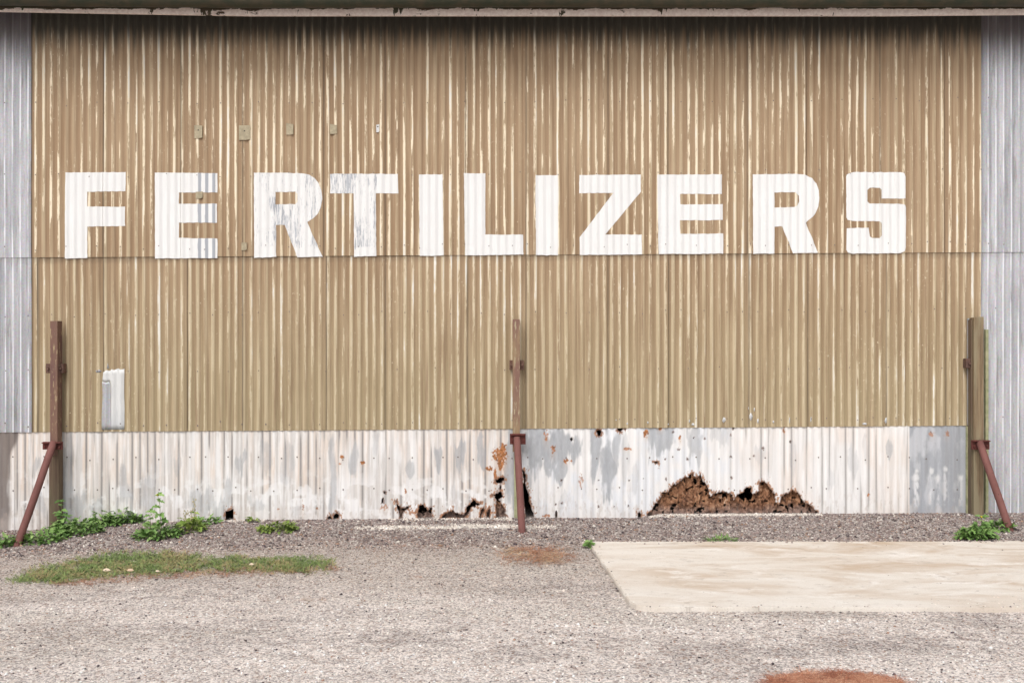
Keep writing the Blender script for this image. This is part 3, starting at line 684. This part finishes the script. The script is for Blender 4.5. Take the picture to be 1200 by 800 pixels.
for ch, outer, hole, peel in LET:
    bm = bmesh.new(); edges = []
    for lp in ([outer]+([hole] if hole else [])):
        # subdivide the outline and give the brush edge a little waver
        q = []
        for i in range(len(lp)):
            a = Vector((*lp[i], 0)); b = Vector((*lp[(i+1) % len(lp)], 0)); n = max(1, int((b-a).length/3))
            for k in range(n):
                p = a.lerp(b, k/n); w_ = .55
                q.append((p.x+(float(vn(p.x/3, p.y/5, 7))-.5)*w_, p.y+(float(vn(p.x/4, p.y/3, 8))-.5)*w_*1.4))
        vs = [bm.verts.new((PX(x_), 0, PZ(y_))) for x_, y_ in q]
        edges += [bm.edges.new((vs[i], vs[(i+1) % len(vs)])) for i in range(len(vs))]
    bmesh.ops.triangle_fill(bm, edges=edges, use_beauty=True, normal=(0, -1, 0))
    x0 = min(v.co.x for v in bm.verts); x1 = max(v.co.x for v in bm.verts); z0 = min(v.co.z for v in bm.verts); z1 = max(v.co.z for v in bm.verts)
    cuts = list(np.arange(math.floor(x0/PITCH)*PITCH, x1, PITCH/12))
    for q in SEAMS['up']: cuts += [PX(q)-.0006, PX(q)+.0006]
    for cx in cuts:
        if x0+1e-4 < cx < x1-1e-4: bmesh.ops.bisect_plane(bm, geom=bm.verts[:]+bm.edges[:]+bm.faces[:], plane_co=(cx, 0, 0), plane_no=(1, 0, 0))
    for cz in np.arange(z0+.06, z1, .06):
        bmesh.ops.bisect_plane(bm, geom=bm.verts[:]+bm.edges[:]+bm.faces[:], plane_co=(0, 0, cz), plane_no=(0, 0, 1))
    vx = np.array([v.co.x for v in bm.verts]); vz = np.array([v.co.z for v in bm.verts])
    yy, cr = wall_y(vx, vz, 'up')
    for v, a in zip(bm.verts, yy): v.co.y = a-.0022
    bmesh.ops.recalc_face_normals(bm, faces=bm.faces)
    if sum(f.normal.y for f in bm.faces) > 0: bmesh.ops.reverse_faces(bm, faces=bm.faces)
    o = bmobj('painted_letter', bm, MT['letterp' if peel else 'letter'], shed, True, label=('flaking white painted letter ' if peel else 'white painted letter ')+ch)
    for nm, arr in (('crest', cr), ('peel', np.ones(len(vx))*(1.0 if peel == 2 else 0))):
        at = o.data.attributes.new(nm, 'FLOAT', 'POINT')
        if nm == 'peel' and peel == 1:
            u = vx*K+600; arr = -4+4*((np.abs(u-234) < 1.9) | (np.abs(u-242.5) < 2.1) | (np.abs(u-251) < 1.7))+2.2*((np.abs(u-234) < 1.9) | (np.abs(u-242.5) < 2.1) | (np.abs(u-251) < 1.7))
        if nm == 'peel' and peel == 2:
            u = vx*K+600; v_ = 400-(vz-H)*K
            arr = (fbm(u/12, v_/30, 66)-.22)*1.6 - 2.0*ss(290, 298, v_) - (1.6*ss(425+15, 445+0, u) if ch == 'T' else 0)
        at.data.foreach_set('value', np.asarray(arr, np.float32))

# small fixings on the wall
def conform(name, poly, row, mat, off, parent=shed, **tags):
    bm = bmesh.new(); vs = [bm.verts.new((PX(a), 0, PZ(b))) for a, b in poly]; bm.faces.new(vs)
    x0 = min(v.co.x for v in vs); x1 = max(v.co.x for v in vs); z0 = min(v.co.z for v in vs); z1 = max(v.co.z for v in vs)
    for cx in np.arange(x0+.006, x1, .0064): bmesh.ops.bisect_plane(bm, geom=bm.verts[:]+bm.edges[:]+bm.faces[:], plane_co=(cx, 0, 0), plane_no=(1, 0, 0))
    for cz in np.arange(z0+.05, z1, .05): bmesh.ops.bisect_plane(bm, geom=bm.verts[:]+bm.edges[:]+bm.faces[:], plane_co=(0, 0, cz), plane_no=(0, 0, 1))
    vx = np.array([v.co.x for v in bm.verts]); vz = np.array([v.co.z for v in bm.verts]); yy, cr = wall_y(vx, vz, row)
    for v, a in zip(bm.verts, yy): v.co.y = a-off
    bmesh.ops.recalc_face_normals(bm, faces=bm.faces)
    if sum(f.normal.y for f in bm.faces) > 0: bmesh.ops.reverse_faces(bm, faces=bm.faces)
    o = bmobj(name, bm, mat, parent, True, **tags)
    md = o.modifiers.new('t', 'SOLIDIFY'); md.thickness = .0012; md.offset = -1
    return o
conform('bare_patch', [(119,503.5),(119,487),(120,463),(119.4,446.5),(124,448),(128,446.8),(129.6,452),(129.4,470),(130,503.5)], 'lo', MT['galv'], .0028, label='grey bare strip on the left of the white bare patch')
conform('bare_patch', [(130.3,503),(130,470),(130.2,452),(128.5,446.4),(124,447.4),(119.8,446),(121,436),(125,433.5),(128,434.5),(131,432.5),(134,433.5),(138,431.5),(142,433),(145.5,432),(145.2,460),(145.8,480),(145.5,503)], 'lo', MT['bare'], .0034, label='bare patch where the tan paint has come away')
conform('bare_patch', [(112,434),(117,433),(119,434.5),(117.5,436),(113,436.5)], 'lo', MT['galv'], .0032, label='small grey chip above the larger bare patch')
conform('bare_patch', [(125.3,431.5),(126.2,425),(127.6,431.8)], 'lo', MT['galv'], .0032, label='small grey chip above the larger bare patch')
for (cx, cy, w_, h_) in ((783, 497, 2, 2.4), (735, 496, 2, 3), (722, 492, 1.5, 2), (880, 488, 4, 9), (884, 480, 1.5, 5), (877, 478, 1, 4), (888, 493, 2.5, 6), (848, 492, 4, 7), (808, 493, 2, 4), (906, 494, 3, 4), (925, 492, 1.5, 8), (950, 491, 1.6, 6), (1013, 496, 6, 3), (1038, 492, 3, 7), (812, 497, 3, 3), (759, 495, 1.5, 3)):
    conform('paint_splash', [(cx+math.cos(q)*w_/2*random.uniform(.6, 1.2), cy+math.sin(q)*h_/2*random.uniform(.7, 1.2)) for q in np.arange(0, 6.2, .9)], 'lo', MT['bare'], .0032)
for (cx, cy, w_, h_, hole) in ((233, 155, 9, 15, 1), (287, 156, 13, 17, 1), (340, 152, 8, 13, 0), (391, 152, 8, 11, 0), (443, 151, 3.6, 9, 1), (234, 229, 8, 8, 0), (286.5, 289, 6, 9, 0)):
    t_ = random.uniform(-.1, .1)
    pl = [(cx-w_/2, cy-h_/2+t_*w_), (cx+w_/2, cy-h_/2-t_*w_), (cx+w_/2, cy+h_/2-1), (cx+w_*.1, cy+h_/2), (cx-w_/2, cy+h_/2)]
    yv = float(wall_y(np.array([PX(cx)]), np.array([PZ(cy)]), 'up')[0][0])
    bm = bmesh.new(); top = [bm.verts.new((PX(a), -.0175, PZ(b))) for a, b in pl]; bo = [bm.verts.new((PX(a), .0, PZ(b))) for a, b in pl]
    bm.faces.new(top)
    for i in range(5): bm.faces.new((top[i], bo[i], bo[(i+1) % 5], top[(i+1) % 5]))
    bmesh.ops.recalc_face_normals(bm, faces=bm.faces)
    po = bmobj('patch_plate', bm, MT['patch'] if w_ > 4 else MT['bare'], shed)
    if hole:
        bm = bmesh.new(); addtube(bm, (PX(cx), -.0185, PZ(cy-2)), (PX(cx), -.01, PZ(cy-2)), .007, n=10); bmobj('bolt_hole', bm, MT['dark'], po)

# nails
nb = bmesh.new(); bmesh.ops.create_uvsphere(nb, u_segments=8, v_segments=5, radius=.0075)
for v in nb.verts: v.co.y *= .5
nail_me = bpy.data.meshes.new('nail'); nb.to_mesh(nail_me); nb.free(); nail_me.materials.append(MT['nail'])
spots = []
rows = [('ba', lambda x: PZ(537), 3), ('ba', lambda x: PZ(573), 3), ('lo', lambda x: J2(x)+.075, 3), ('lo', lambda x: J1(x)-.57, 3), ('lo', lambda x: J1(x)-1.13, 4),
        ('up', lambda x: J1(x)+.09, 3), ('up', lambda x: J1(x)+.81, 4), ('up', lambda x: J1(x)+1.52, 4)]
for row, zf, step in rows:
    if row == 'ba': k0, k1 = -65, 59
    else: k0, k1 = -66, 66
    k = k0
    while k < k1:
        x_ = (k+.0)*PITCH; u = x_*K+600
        zz = float(zf(np.array([x_])))+random.uniform(-.02, .02)
        if row == 'ba': x_ = x_
        s_ = np.array([PX(q) for q in SEAMS[row]]); i_ = int(np.searchsorted(s_, x_, side='right')-1)
        xx = np.linspace(x_-.038, x_+.038, 21); yy, cr = wall_y(xx, xx*0+zz, row); j = int(np.argmin(yy))
        ok = not (hole_mask(np.array([xx[j]]), np.array([zz]))[0] if row == 'ba' else False)
        if ok and not (196 < 400-(zz-H)*K < 306 and row == 'up' and False): spots.append((row, i_, xx[j], float(yy[j]), zz))
        k += step+random.choice((-1, 0, 0, 1))
vis = [s for s in spots if abs(s[2]) < 5.08]
def prio(s): return {'ba': 0, 'lo': 1, 'up': 2}[s[0]]
vis.sort(key=prio)
for (row, i_, x_, y_, z_) in vis[:96]:
    o = bpy.data.objects.new('nail', nail_me); o.location = (x_, y_-.002, z_); link(o, sheets[row][min(i_, len(sheets[row])-1)])
bm = bmesh.new()
for (row, i_, x_, y_, z_) in vis[96:]:
    r_ = bmesh.ops.create_uvsphere(bm, u_segments=6, v_segments=4, radius=.0058)
    for v in r_['verts']: v.co = Vector((v.co.x+x_, v.co.y*.5+y_-.002, v.co.z+z_))
bmobj('nails', bm, MT['nail'], shed, kind='stuff', label='small rusty nail heads in rows over the upper sheets')

# roof, fascia, gutter, other walls
EAVE = lambda x: float(np.interp(x, [-11, -5.1, -3.8, -2.5, 3.5, 4.9, 11], [.045, .045, .022, 0, 0, .012, .03]))
bm = bmesh.new(); addbox(bm, (-11, -.385, 4.858), (11, -.355, 5.03), .003)
for cx in np.arange(-10.5, 10.6, .5): bmesh.ops.bisect_plane(bm, geom=bm.verts[:]+bm.edges[:]+bm.faces[:], plane_co=(cx, 0, 0), plane_no=(1, 0, 0))
for v in bm.verts:
    if v.co.z < 4.9: v.co.z += EAVE(v.co.x)

fas = bmobj('fascia_board', bm, MT['fascia'], shed)
for v in fas.data.vertices: pass
bm = bmesh.new()   # rolled-front gutter profile, swept along x
prof = []
for k in range(13):
    a = math.radians(180+ k*15); prof.append((-.47+.075*math.cos(a), 4.985+.075*math.sin(a)))
prof = [(-.545, 5.01), (-.556, 5.018), (-.562, 5.008), (-.556, 4.996)]+prof+[(-.395, 5.03)]
xsn = np.linspace(-11, 11, 160)
RR = [[bm.verts.new((x_, p[0], p[1]+(float(vn(x_*.5, 0, 4))-.5)*.012+EAVE(x_)*.5)) for p in prof] for x_ in xsn]
for a in range(len(xsn)-1):
    for b in range(len(prof)-1): bm.faces.new((RR[a][b], RR[a+1][b], RR[a+1][b+1], RR[a][b+1]))
g = bmobj('gutter', bm, MT['gutter'], shed, True); md = g.modifiers.new('t', 'SOLIDIFY'); md.thickness = .002; md.offset = 1
bm = bmesh.new()   # corrugated roof rising towards the back
gx = np.linspace(-11, 11, 22*60)
rv = []
for (yy_, zz_) in ((-.42, 5.06), (4.0, 6.1), (8.4, 5.06)):
    rv.append([bm.verts.new((x_, yy_, zz_+.009*math.cos(2*math.pi*x_/PITCH))) for x_ in gx])
for a in range(2):
    for i in range(len(gx)-1): bm.faces.new((rv[a][i], rv[a][i+1], rv[a+1][i+1], rv[a+1][i]))
bmobj('roof', bm, MT['roof'], shed, True)
bm = bmesh.new()
for (a, b) in (((-11, .02), (-11, 8)), ((-11, 8), (11, 8)), ((11, 8), (11, .02))):
    vs = [bm.verts.new((a[0], a[1], -.2)), bm.verts.new((b[0], b[1], -.2)), bm.verts.new((b[0], b[1], 5.05)), bm.verts.new((a[0], a[1], 5.05))]; bm.faces.new(vs)
for sx in (-11, 11):
    bm.faces.new([bm.verts.new((sx, 0, 5.05)), bm.verts.new((sx, 8, 5.05)), bm.verts.new((sx, 4, 6.08))])
for (xa, xb) in ((-11, PX(-300)), (PX(1480), 11)):
    bm.faces.new([bm.verts.new((xa, .02, -.2)), bm.verts.new((xb, .02, -.2)), bm.verts.new((xb, .02, 5.06)), bm.verts.new((xa, .02, 5.06))])
bmobj('outer_wall', bm, MT['roof'], shed)
bm = bmesh.new(); addbox(bm, (-11, -.35, 5.035), (11, .12, 5.045)); bmobj('eave_lining', bm, MT['dark'], shed)
bm = bmesh.new(); addbox(bm, (PX(1132), -.020, -.05), (PX(1136.5), .05, PZ(499)), .003); bmobj('cover_strip', bm, MT['strip'], shed, label='green painted batten beside the right post')
bm = bmesh.new(); addbox(bm, (PX(1153.5), -.028, -.02), (PX(1157), .02, PZ(386)), .003); bmobj('cover_strip', bm, MT['strip'], shed, label='green painted batten between post and bare sheets')
bm = bmesh.new(); addbox(bm, (PX(1133), -.03, PZ(498)), (PX(1136.5), .0, PZ(373)), .003); bmobj('cover_strip', bm, MT['galv'], shed, label='thin bare metal strip beside the right post')
bm = bmesh.new(); addbox(bm, (PX(602.5), -.02, -.06), (PX(608), .03, PZ(505)), .004); bmobj('cover_strip', bm, MT['strip'], shed, label='green painted batten behind the centre post')

# ------------------------------------------------------------------ braced posts
def channel(bm, x0, x1, f0, f1, z0, z1, t=.009):
    addbox(bm, (x0, -f1, z0), (x1, -f1+t, z1), .0015)
    addbox(bm, (x0, -f1+t-.001, z0), (x0+t, -f0, z1)); addbox(bm, (x1-t, -f1+t-.001, z0), (x1, -f0, z1))
def px_at(px, fwd): return (px-600)/K*(D-fwd)/D
def bolt(name, c, r, parent, mat):
    bm = bmesh.new(); addtube(bm, c, (c[0], c[1]-.012, c[2]), r, n=6); bmobj(name, bm, mat, parent)
FR = .135
def post_thing(label, ptop, pbrace, foot, plate, clamps, kind, xr, zlow, pipe_r=.034):
    x0, x1 = px_at(xr[0], FR), px_at(xr[1], FR); ztop = P(0, ptop, FR).z
    base = Vector(((x0+x1)/2, -.07, float(ground_z((x0+x1)/2, -.07))))
    t = empty('braced_post', base, label, 'post', 'braced posts standing against the shed wall')
    def loc(o): o.matrix_parent_inverse = __import__('mathutils').Matrix.Translation(-base); return o
    zb = base.z-.05
    if kind == 'timber':
        bm = bmesh.new(); addbox(bm, (x0, -FR, zb), (x1, -.028, ztop), .006)
        for v in bm.verts:
            if v.co.z > ztop-.03: v.co.z += (v.co.x-x0)*.10
        loc(bmobj('post', bm, MT['timber'], t))
        bm = bmesh.new(); addbox(bm, (x0-.012, -.10, zb), (x0-.001, -.03, ztop-.02), .002); loc(bmobj('shaded_side_board', bm, MT['timberg'], t))  # dark board added to give the post's left side its shade
    else:
        zm = P(0, zlow, FR).z
        bm = bmesh.new(); channel(bm, x0, x1, .03, FR, zm-.12, ztop); loc(bmobj('steel_rail', bm, MT['railp'] if kind == 'left' else MT['railc'], t))
        if kind == 'left':
            a, b = px_at(56.5, FR), px_at(68.5, FR)
            bm = bmesh.new(); addbox(bm, (a, -FR+.012, zb), (b, -.03, zm-.002), .006); loc(bmobj('post', bm, MT['timberg'], t))
    pz0, pz1 = P(0, plate[3], FR+.02).z, P(0, plate[2], FR+.02).z
    a, b = px_at(plate[0], FR+.02), px_at(plate[1], FR+.02)
    bm = bmesh.new(); addbox(bm, (a, -FR-.022, pz0), (b, -FR-.002, pz1), .002)
    addbox(bm, (a+.004, -FR-.055, pz1-.012), (b-.004, -FR-.023, pz1-.002), .002)
    pl = loc(bmobj('cross_plate', bm, MT['plate'], t))
    bpos = [(a+.022, (pz0+pz1)/2-.01), (b-.022, (pz0+pz1)/2-.01)]
    for (bx, bz) in bpos:
        bm = bmesh.new(); addtube(bm, (bx, -FR-.021, bz), (bx, -FR-.036, bz), .011, n=6); o = bmobj('bolt', bm, MT['plate'], pl)
    p0 = P(pbrace[0], pbrace[1], FR+.045)
    xf = px_at(foot[0], foot[2]); pf = P(foot[0], foot[1], foot[2]); dirv = (pf-p0).normalized()
    bm = bmesh.new(); addtube(bm, p0-dirv*.03, pf+dirv*.06, pipe_r, pipe_r*1.02, n=20, rings=9, wob=.0012)
    loc(bmobj('brace_pipe', bm, MT['redpaint'], t, True))
    for (c0, c1, c2, c3) in clamps:
        bm = bmesh.new(); addbox(bm, (px_at(c0, .06), -.085, P(0, c3, .06).z), (px_at(c1, .06), -.012, P(0, c2, .06).z), .004)
        mx = (px_at(c0, .06)+px_at(c1, .06))/2; mz = (P(0, c3, .06).z+P(0, c2, .06).z)/2
        addtube(bm, (mx, -.080, mz), (mx, -.105, mz), .012, n=6)
        loc(bmobj('clamp', bm, MT['bracket'], t))
    return t
post_thing('rusty purple-brown steel rail post with red brace, weeds at its foot', 376, (62, 521), (18, 645, .70), (50, 73, 517.5, 526.5),
           [(55, 61, 426, 437), (70, 75.5, 426, 437)], 'left', (58.7, 67.2), 519)
post_thing('flaking steel post with red brace in the middle of the wall', 374, (606, 516), (612, 627, .62), (597.5, 616, 508, 520.5),
           [(597, 601.5, 422, 433), (609.5, 614, 422, 433)], 'centre', (600.8, 609.3), 515)
post_thing('pale square timber post with red brace beside the grey sheets', 372, (1149, 521), (1183, 620, .60), (1138.5, 1159.5, 515.5, 526.5),
           [(1131, 1137.5, 420, 431)], 'timber', (1141.5, 1153), 519)

# ------------------------------------------------------------------ plants
def leaf_mesh(items, name, mat, parent=None, **tags):
    """items: (base, direction, up, length, width, droop, tint, lobes)"""
    V, F, T = [], [], []
    for (b, d, up, L, Wd, droop, tint, lob) in items:
        d = d.normalized(); side = d.cross(up)
        if side.length < 1e-4: side = Vector((1, 0, 0))
        side.normalize(); n = 6 if lob else 4; o = len(V); c = Vector(b); dd = d.copy()
        for k in range(n+1):
            t = k/n; wv = Wd*math.sin(math.pi*min(1, .08+t*.92))**.8*.5
            if lob: wv *= (1.25 if k % 2 else .55)
            if k == n: wv = Wd*.03
            fold = up*(wv*.35)
            V += [c-side*wv+fold, c, c+side*wv+fold]; T += [tint]*3
            dd = (dd+Vector((0, 0, -droop/n))).normalized(); c = c+dd*(L/n)
        for k in range(n):
            a = o+k*3; F += [(a, a+1, a+4, a+3), (a+1, a+2, a+5, a+4)]
    return npmesh(name, [tuple(v) for v in V], F, mat, parent, {'tint': T}, True, **tags)
def weed(pos, spread, height, nleaf, label, group=None, stems=0, stem_h=.3, mat='leaf', flower=0, seed=0, leaf=.055, lobes=True, name='weed', cat='weed', lean=(0, 0), width=.42):
    t = empty(name, pos, label, cat, group); it = []; sb = bmesh.new()
    p = Vector(pos)
    for k in range(nleaf):
        a = random.uniform(0, 2*math.pi); r = spread*math.sqrt(random.random())
        x_ = math.cos(a)*r; y_ = math.sin(a)*r*.55
        gz = float(ground_z(p.x+x_, p.y+y_))-p.z
        hz = 1.25*height*random.random()**1.3*(1.05-r/spread*.8)+.004
        el = random.uniform(.05, 1.0); aa = a+random.uniform(-1.3, 1.3)
        d = Vector((math.cos(aa)*math.cos(el), math.sin(aa)*math.cos(el), math.sin(el)))
        L = leaf*random.uniform(.7, 1.6)
        it.append((Vector((x_, min(y_, -p.y-.03), gz+hz)), d, Vector((random.uniform(-.3, .3), random.uniform(-.3, .3), 1)), L, L*random.uniform(width*.8, width*1.3), random.uniform(.4, 1.3), random.random()*.75+.12*hz/height, lobes))
    for k in range(max(3, nleaf//22)):
        a = random.uniform(0, 6.28); r = spread*random.random()*.7
        addtube(sb, (0, 0, -.01), (math.cos(a)*r, min(math.sin(a)*r*.5, -p.y-.03), height*.6), .0022, .0014, n=5, rings=3, wob=.004)
    heads = []
    for s in range(stems):
        bx = random.uniform(-.4, .4)*spread if stems > 1 else 0; c = Vector((bx, 0, -.01)); dirv = Vector((random.uniform(-.12, .12)+lean[0], random.uniform(-.1, .02), 1)).normalized()
        hh = stem_h*(1 if s == 0 else random.uniform(.6, .95)); n = 7
        for k in range(n):
            c2 = c+dirv*hh/n+Vector((random.uniform(-.006, .006), 0, 0)); addtube(sb, c, c2, .0042*(1-k/n*.6), .0042*(1-(k+1)/n*.6), n=6, caps=False)
            if k >= 1 and not (seed and k > 3):
                for q in range(2 if k < n-1 else 4):
                    a = random.uniform(0, 6.28); d = Vector((math.cos(a), math.sin(a)*.7-.2, random.uniform(.1, .8)))
                    L = leaf*random.uniform(.8, 1.5)*(1.45-k/n*.6)
                    it.append((c2, d, Vector((0, -.6, .8)), L, L*width*1.2, .9, random.random()*.8, lobes))
            if seed and k > 2:
                for q in range(5): heads.append(c.lerp(c2, random.random())+Vector((random.uniform(-.02, .02), random.uniform(-.01, .01), 0)))
            c = c2; dirv = (dirv+Vector((random.uniform(-.1, .1), 0, .1))).normalized()
        tips = c
        if flower and s < flower:
            fb = bmesh.new()
            for q in range(12):
                a = q*math.pi/6; u_ = Vector((math.cos(a), math.sin(a)*.6-.3, .35)); b = c+Vector((0, 0, .004))
                v0 = fb.verts.new(b); v1 = fb.verts.new(b+u_*.015+Vector((-math.sin(a), math.cos(a), 0))*.004); v2 = fb.verts.new(b+u_*.022); v3 = fb.verts.new(b+u_*.015-Vector((-math.sin(a), math.cos(a), 0))*.004)
                fb.faces.new((v0, v1, v2, v3))
            r_ = bmesh.ops.create_uvsphere(fb, u_segments=8, v_segments=6, radius=.008)
            for v in r_['verts']: v.co += c+Vector((0, -.003, .003))
            bmobj('flower', fb, MT['flower'], t)
    leaf_mesh(it, 'foliage', MT[mat], t)
    bmobj('stem', sb, MT['stem'], t, True)
    if heads:
        hb = bmesh.new()
        for c in heads:
            r_ = bmesh.ops.create_icosphere(hb, subdivisions=1, radius=random.uniform(.004, .008))
            for v in r_['verts']: v.co = Vector((v.co.x, v.co.y, v.co.z*1.5))+c
        bmobj('seed_head', hb, MT['seed'], t)
    return t
G = 'weeds along the foot of the wall'
weed(gp(3, 640), .13, .10, 130, 'green weed clump at the far left edge beyond the brace', G)
weed(gp(76, 622), .16, .12, 150, 'tall leafy weed growing right in front of the left post', G, stems=2, stem_h=.30)
weed(gp(48, 634), .22, .09, 210, 'low spreading weed between the left brace foot and left post', G)
weed(gp(93, 625), .20, .11, 210, 'low bushy weed just right of the left post', G)
weed(gp(118, 616), .17, .12, 170, 'low weed midway between left post and the stalked weed', G)
weed(gp(150, 610), .20, .13, 190, 'bushy weed with short upright shoots against the white wall', G, stems=3, stem_h=.17)
weed(gp(184, 629), .21, .10, 210, 'tall stalked weed with broad leaves and one yellow bud', G, stems=2, stem_h=.40, flower=1, leaf=.06)
weed(gp(222, 622), .15, .10, 110, 'weed with pale feathery seed stalks beside the stalked weed', G, stems=3, stem_h=.32, seed=1, mat='leafy')
weed(gp(243, 613), .12, .06, 60, 'thin sprawling weed on the gravel right of the seed stalks', G)
weed(gp(296, 611), .04, .05, 20, 'tiny yellowish sprig at the foot of the wall', G, mat='leafy')
weed(gp(325, 622), .17, .07, 150, 'small isolated yellow-green rosette on the gravel', G, mat='leafy')
weed(gp(1144, 630), .16, .11, 240, 'dark green weed with a yellow flower at the slab edge', G, stems=2, stem_h=.20, flower=1)
weed(gp(1169, 616), .13, .07, 110, 'small weed behind the right brace foot', G)
weed(gp(691, 642), .035, .03, 12, 'small green sprig at the corner of the concrete slab', G, stems=1, stem_h=.07, leaf=.04)
weed(gp(846, 634.2), .14, .025, 120, 'flat green tuft on the back edge of the slab', G, leaf=.05, width=.16, lobes=False, name='grass_tuft', cat='grass tuft')

def blades(name, polys, n, mat, L, flat, label, cat, wd=.0035, tint=(0, 1), curl=.25, soft=0.0, clump=0.0):
    us = [p[0] for q in polys for p in q]; vs_ = [p[1] for q in polys for p in q]
    U = rng.uniform(min(us)-6, max(us)+6, n*8); W = rng.uniform(min(vs_)-3, max(vs_)+3, n*8)
    ju = (fbm(U/7, W/3, 88, 3)-.5)*16+rng.normal(0, 1, n*8)*soft*3; jv = (fbm(U/8, W/2.5, 89, 3)-.5)*9+rng.normal(0, 1, n*8)*soft
    k = np.zeros(len(U), bool)
    for q in polys: k |= inpoly(U+ju, W+jv, q)
    if clump: k &= fbm(U/9, W/3, 99, 3) > .5-.5*(1-clump)+rng.uniform(-.12, .12, len(U))
    U, W = U[k][:n], W[k][:n]; n = len(U); z = np.full(n, -.05)
    for _ in range(8):
        dep = (H-z)*K*D/(W-400); x = (U-600)/(K*D)*dep; z = ground_z(x, dep-D)
    on = inpoly(x, dep-D, SLAB); z = np.where(on, -.022, z)
    p = np.stack([x, dep-D, z+rng.uniform(0, .006, n)], -1)
    a = rng.uniform(0, 6.283, n); l = L*rng.uniform(.5, 1.4, n); e = flat*rng.uniform(0, 1, n)
    d = np.stack([np.cos(a)*np.cos(e), np.sin(a)*np.cos(e), np.sin(e)], -1); sd = np.stack([-np.sin(a), np.cos(a), a*0], -1)*(wd*rng.uniform(.6, 1.3, n))[:, None]
    m_ = p+d*(l*.55)[:, None]+np.array([0, 0, .002]); tp = p+d*l[:, None]+np.stack([np.cos(a+1)*curl*l, np.sin(a+1)*curl*l, -l*.12], -1)
    V = np.stack([p-sd, p+sd, m_+sd*.8, m_-sd*.8, tp+sd*.15, tp-sd*.15], 1).reshape(-1, 3)
    F = (np.array([(0, 1, 2, 3), (3, 2, 4, 5)])[None]+np.arange(n)[:, None, None]*6).reshape(-1, 4)
    patch = fbm(U/14, W/5, 93, 3)
    T = np.repeat(np.clip(tint[0]+(tint[1]-tint[0])*(rng.uniform(0, 1, n)*.6+ss(.3, .7, patch)*.45), 0, 1), 6)
    return npmesh(name, V, F, MT[mat], None, {'tint': T}, False, kind='stuff', label=label, category=cat)
g1 = [(12,681),(40,668),(80,660),(120,650),(190,647),(228,651),(240,660),(235,668),(190,671),(120,675),(60,682)]
g2 = [(238,660),(262,653),(300,656),(350,655),(388,656),(385,666),(340,670),(300,668),(255,668)]
blades('grass_patch', [g1, g2], 14000, 'grass', .042, .7, 'flat mat of olive green grass on the left gravel', 'grass', wd=.0032, tint=(.12, 1.0), soft=2.4, clump=.5)
d1_ = [(50,680),(230,668),(390,662),(400,668),(300,674),(200,678),(70,688)]
d2_ = [(585,650),(600,643),(640,641),(668,648),(660,658),(610,660)]
blades('dead_grass', [d1_], 1500, 'dry', .05, .3, 'reddish dead grass fringing the green mat', 'dead grass', wd=.002)
blades('dead_grass', [d2_], 800, 'dry', .11, .30, 'reddish brown dead grass left of the concrete slab', 'dead grass', wd=.0028, soft=3, clump=.45)
blades('dead_grass', [[(430,648),(440,645),(455,648),(445,653)], [(350,702),(380,701),(382,706),(352,706)], [(480,676),(500,675),(500,679),(482,680)]], 260, 'dry', .05, .3, 'sparse brown wisps on the gravel left of the centre post', 'dead grass', wd=.002)
nd = [(905,794),(930,789.5),(985,789),(1025,792),(1052,797.5),(1075,816),(890,816)]
blades('fallen_needles', [nd], 5200, 'needle', .10, .16, 'rust red patch of fallen needles at the lower right', 'needles', wd=.0017, curl=.12, soft=1.3, clump=.12)
# single dead leaves
for (u, v, r_, lb) in ((125, 671, .03, 'tan dead leaf lying on the left part of the green mat'), (153, 671, .026, 'pale cream dead leaf on the front edge of the mat'), (185, 672, .018, 'small cream leaf right of the pale cream leaf'), (295, 664, .02, 'reddish dead leaf on the right part of the mat')):
    p = gp(u, v); t = random.random()
    o = leaf_mesh([(Vector((-r_, 0, .02)), Vector((1, .3, .15)), Vector((0, -.7, .8)), r_*2, r_*1.1, .3, t, False)], 'dead_leaf', MT['deadleaf'])
    o.location = p; o['label'] = lb; o['category'] = 'leaf'; o['group'] = 'dead leaves on the grass mat'
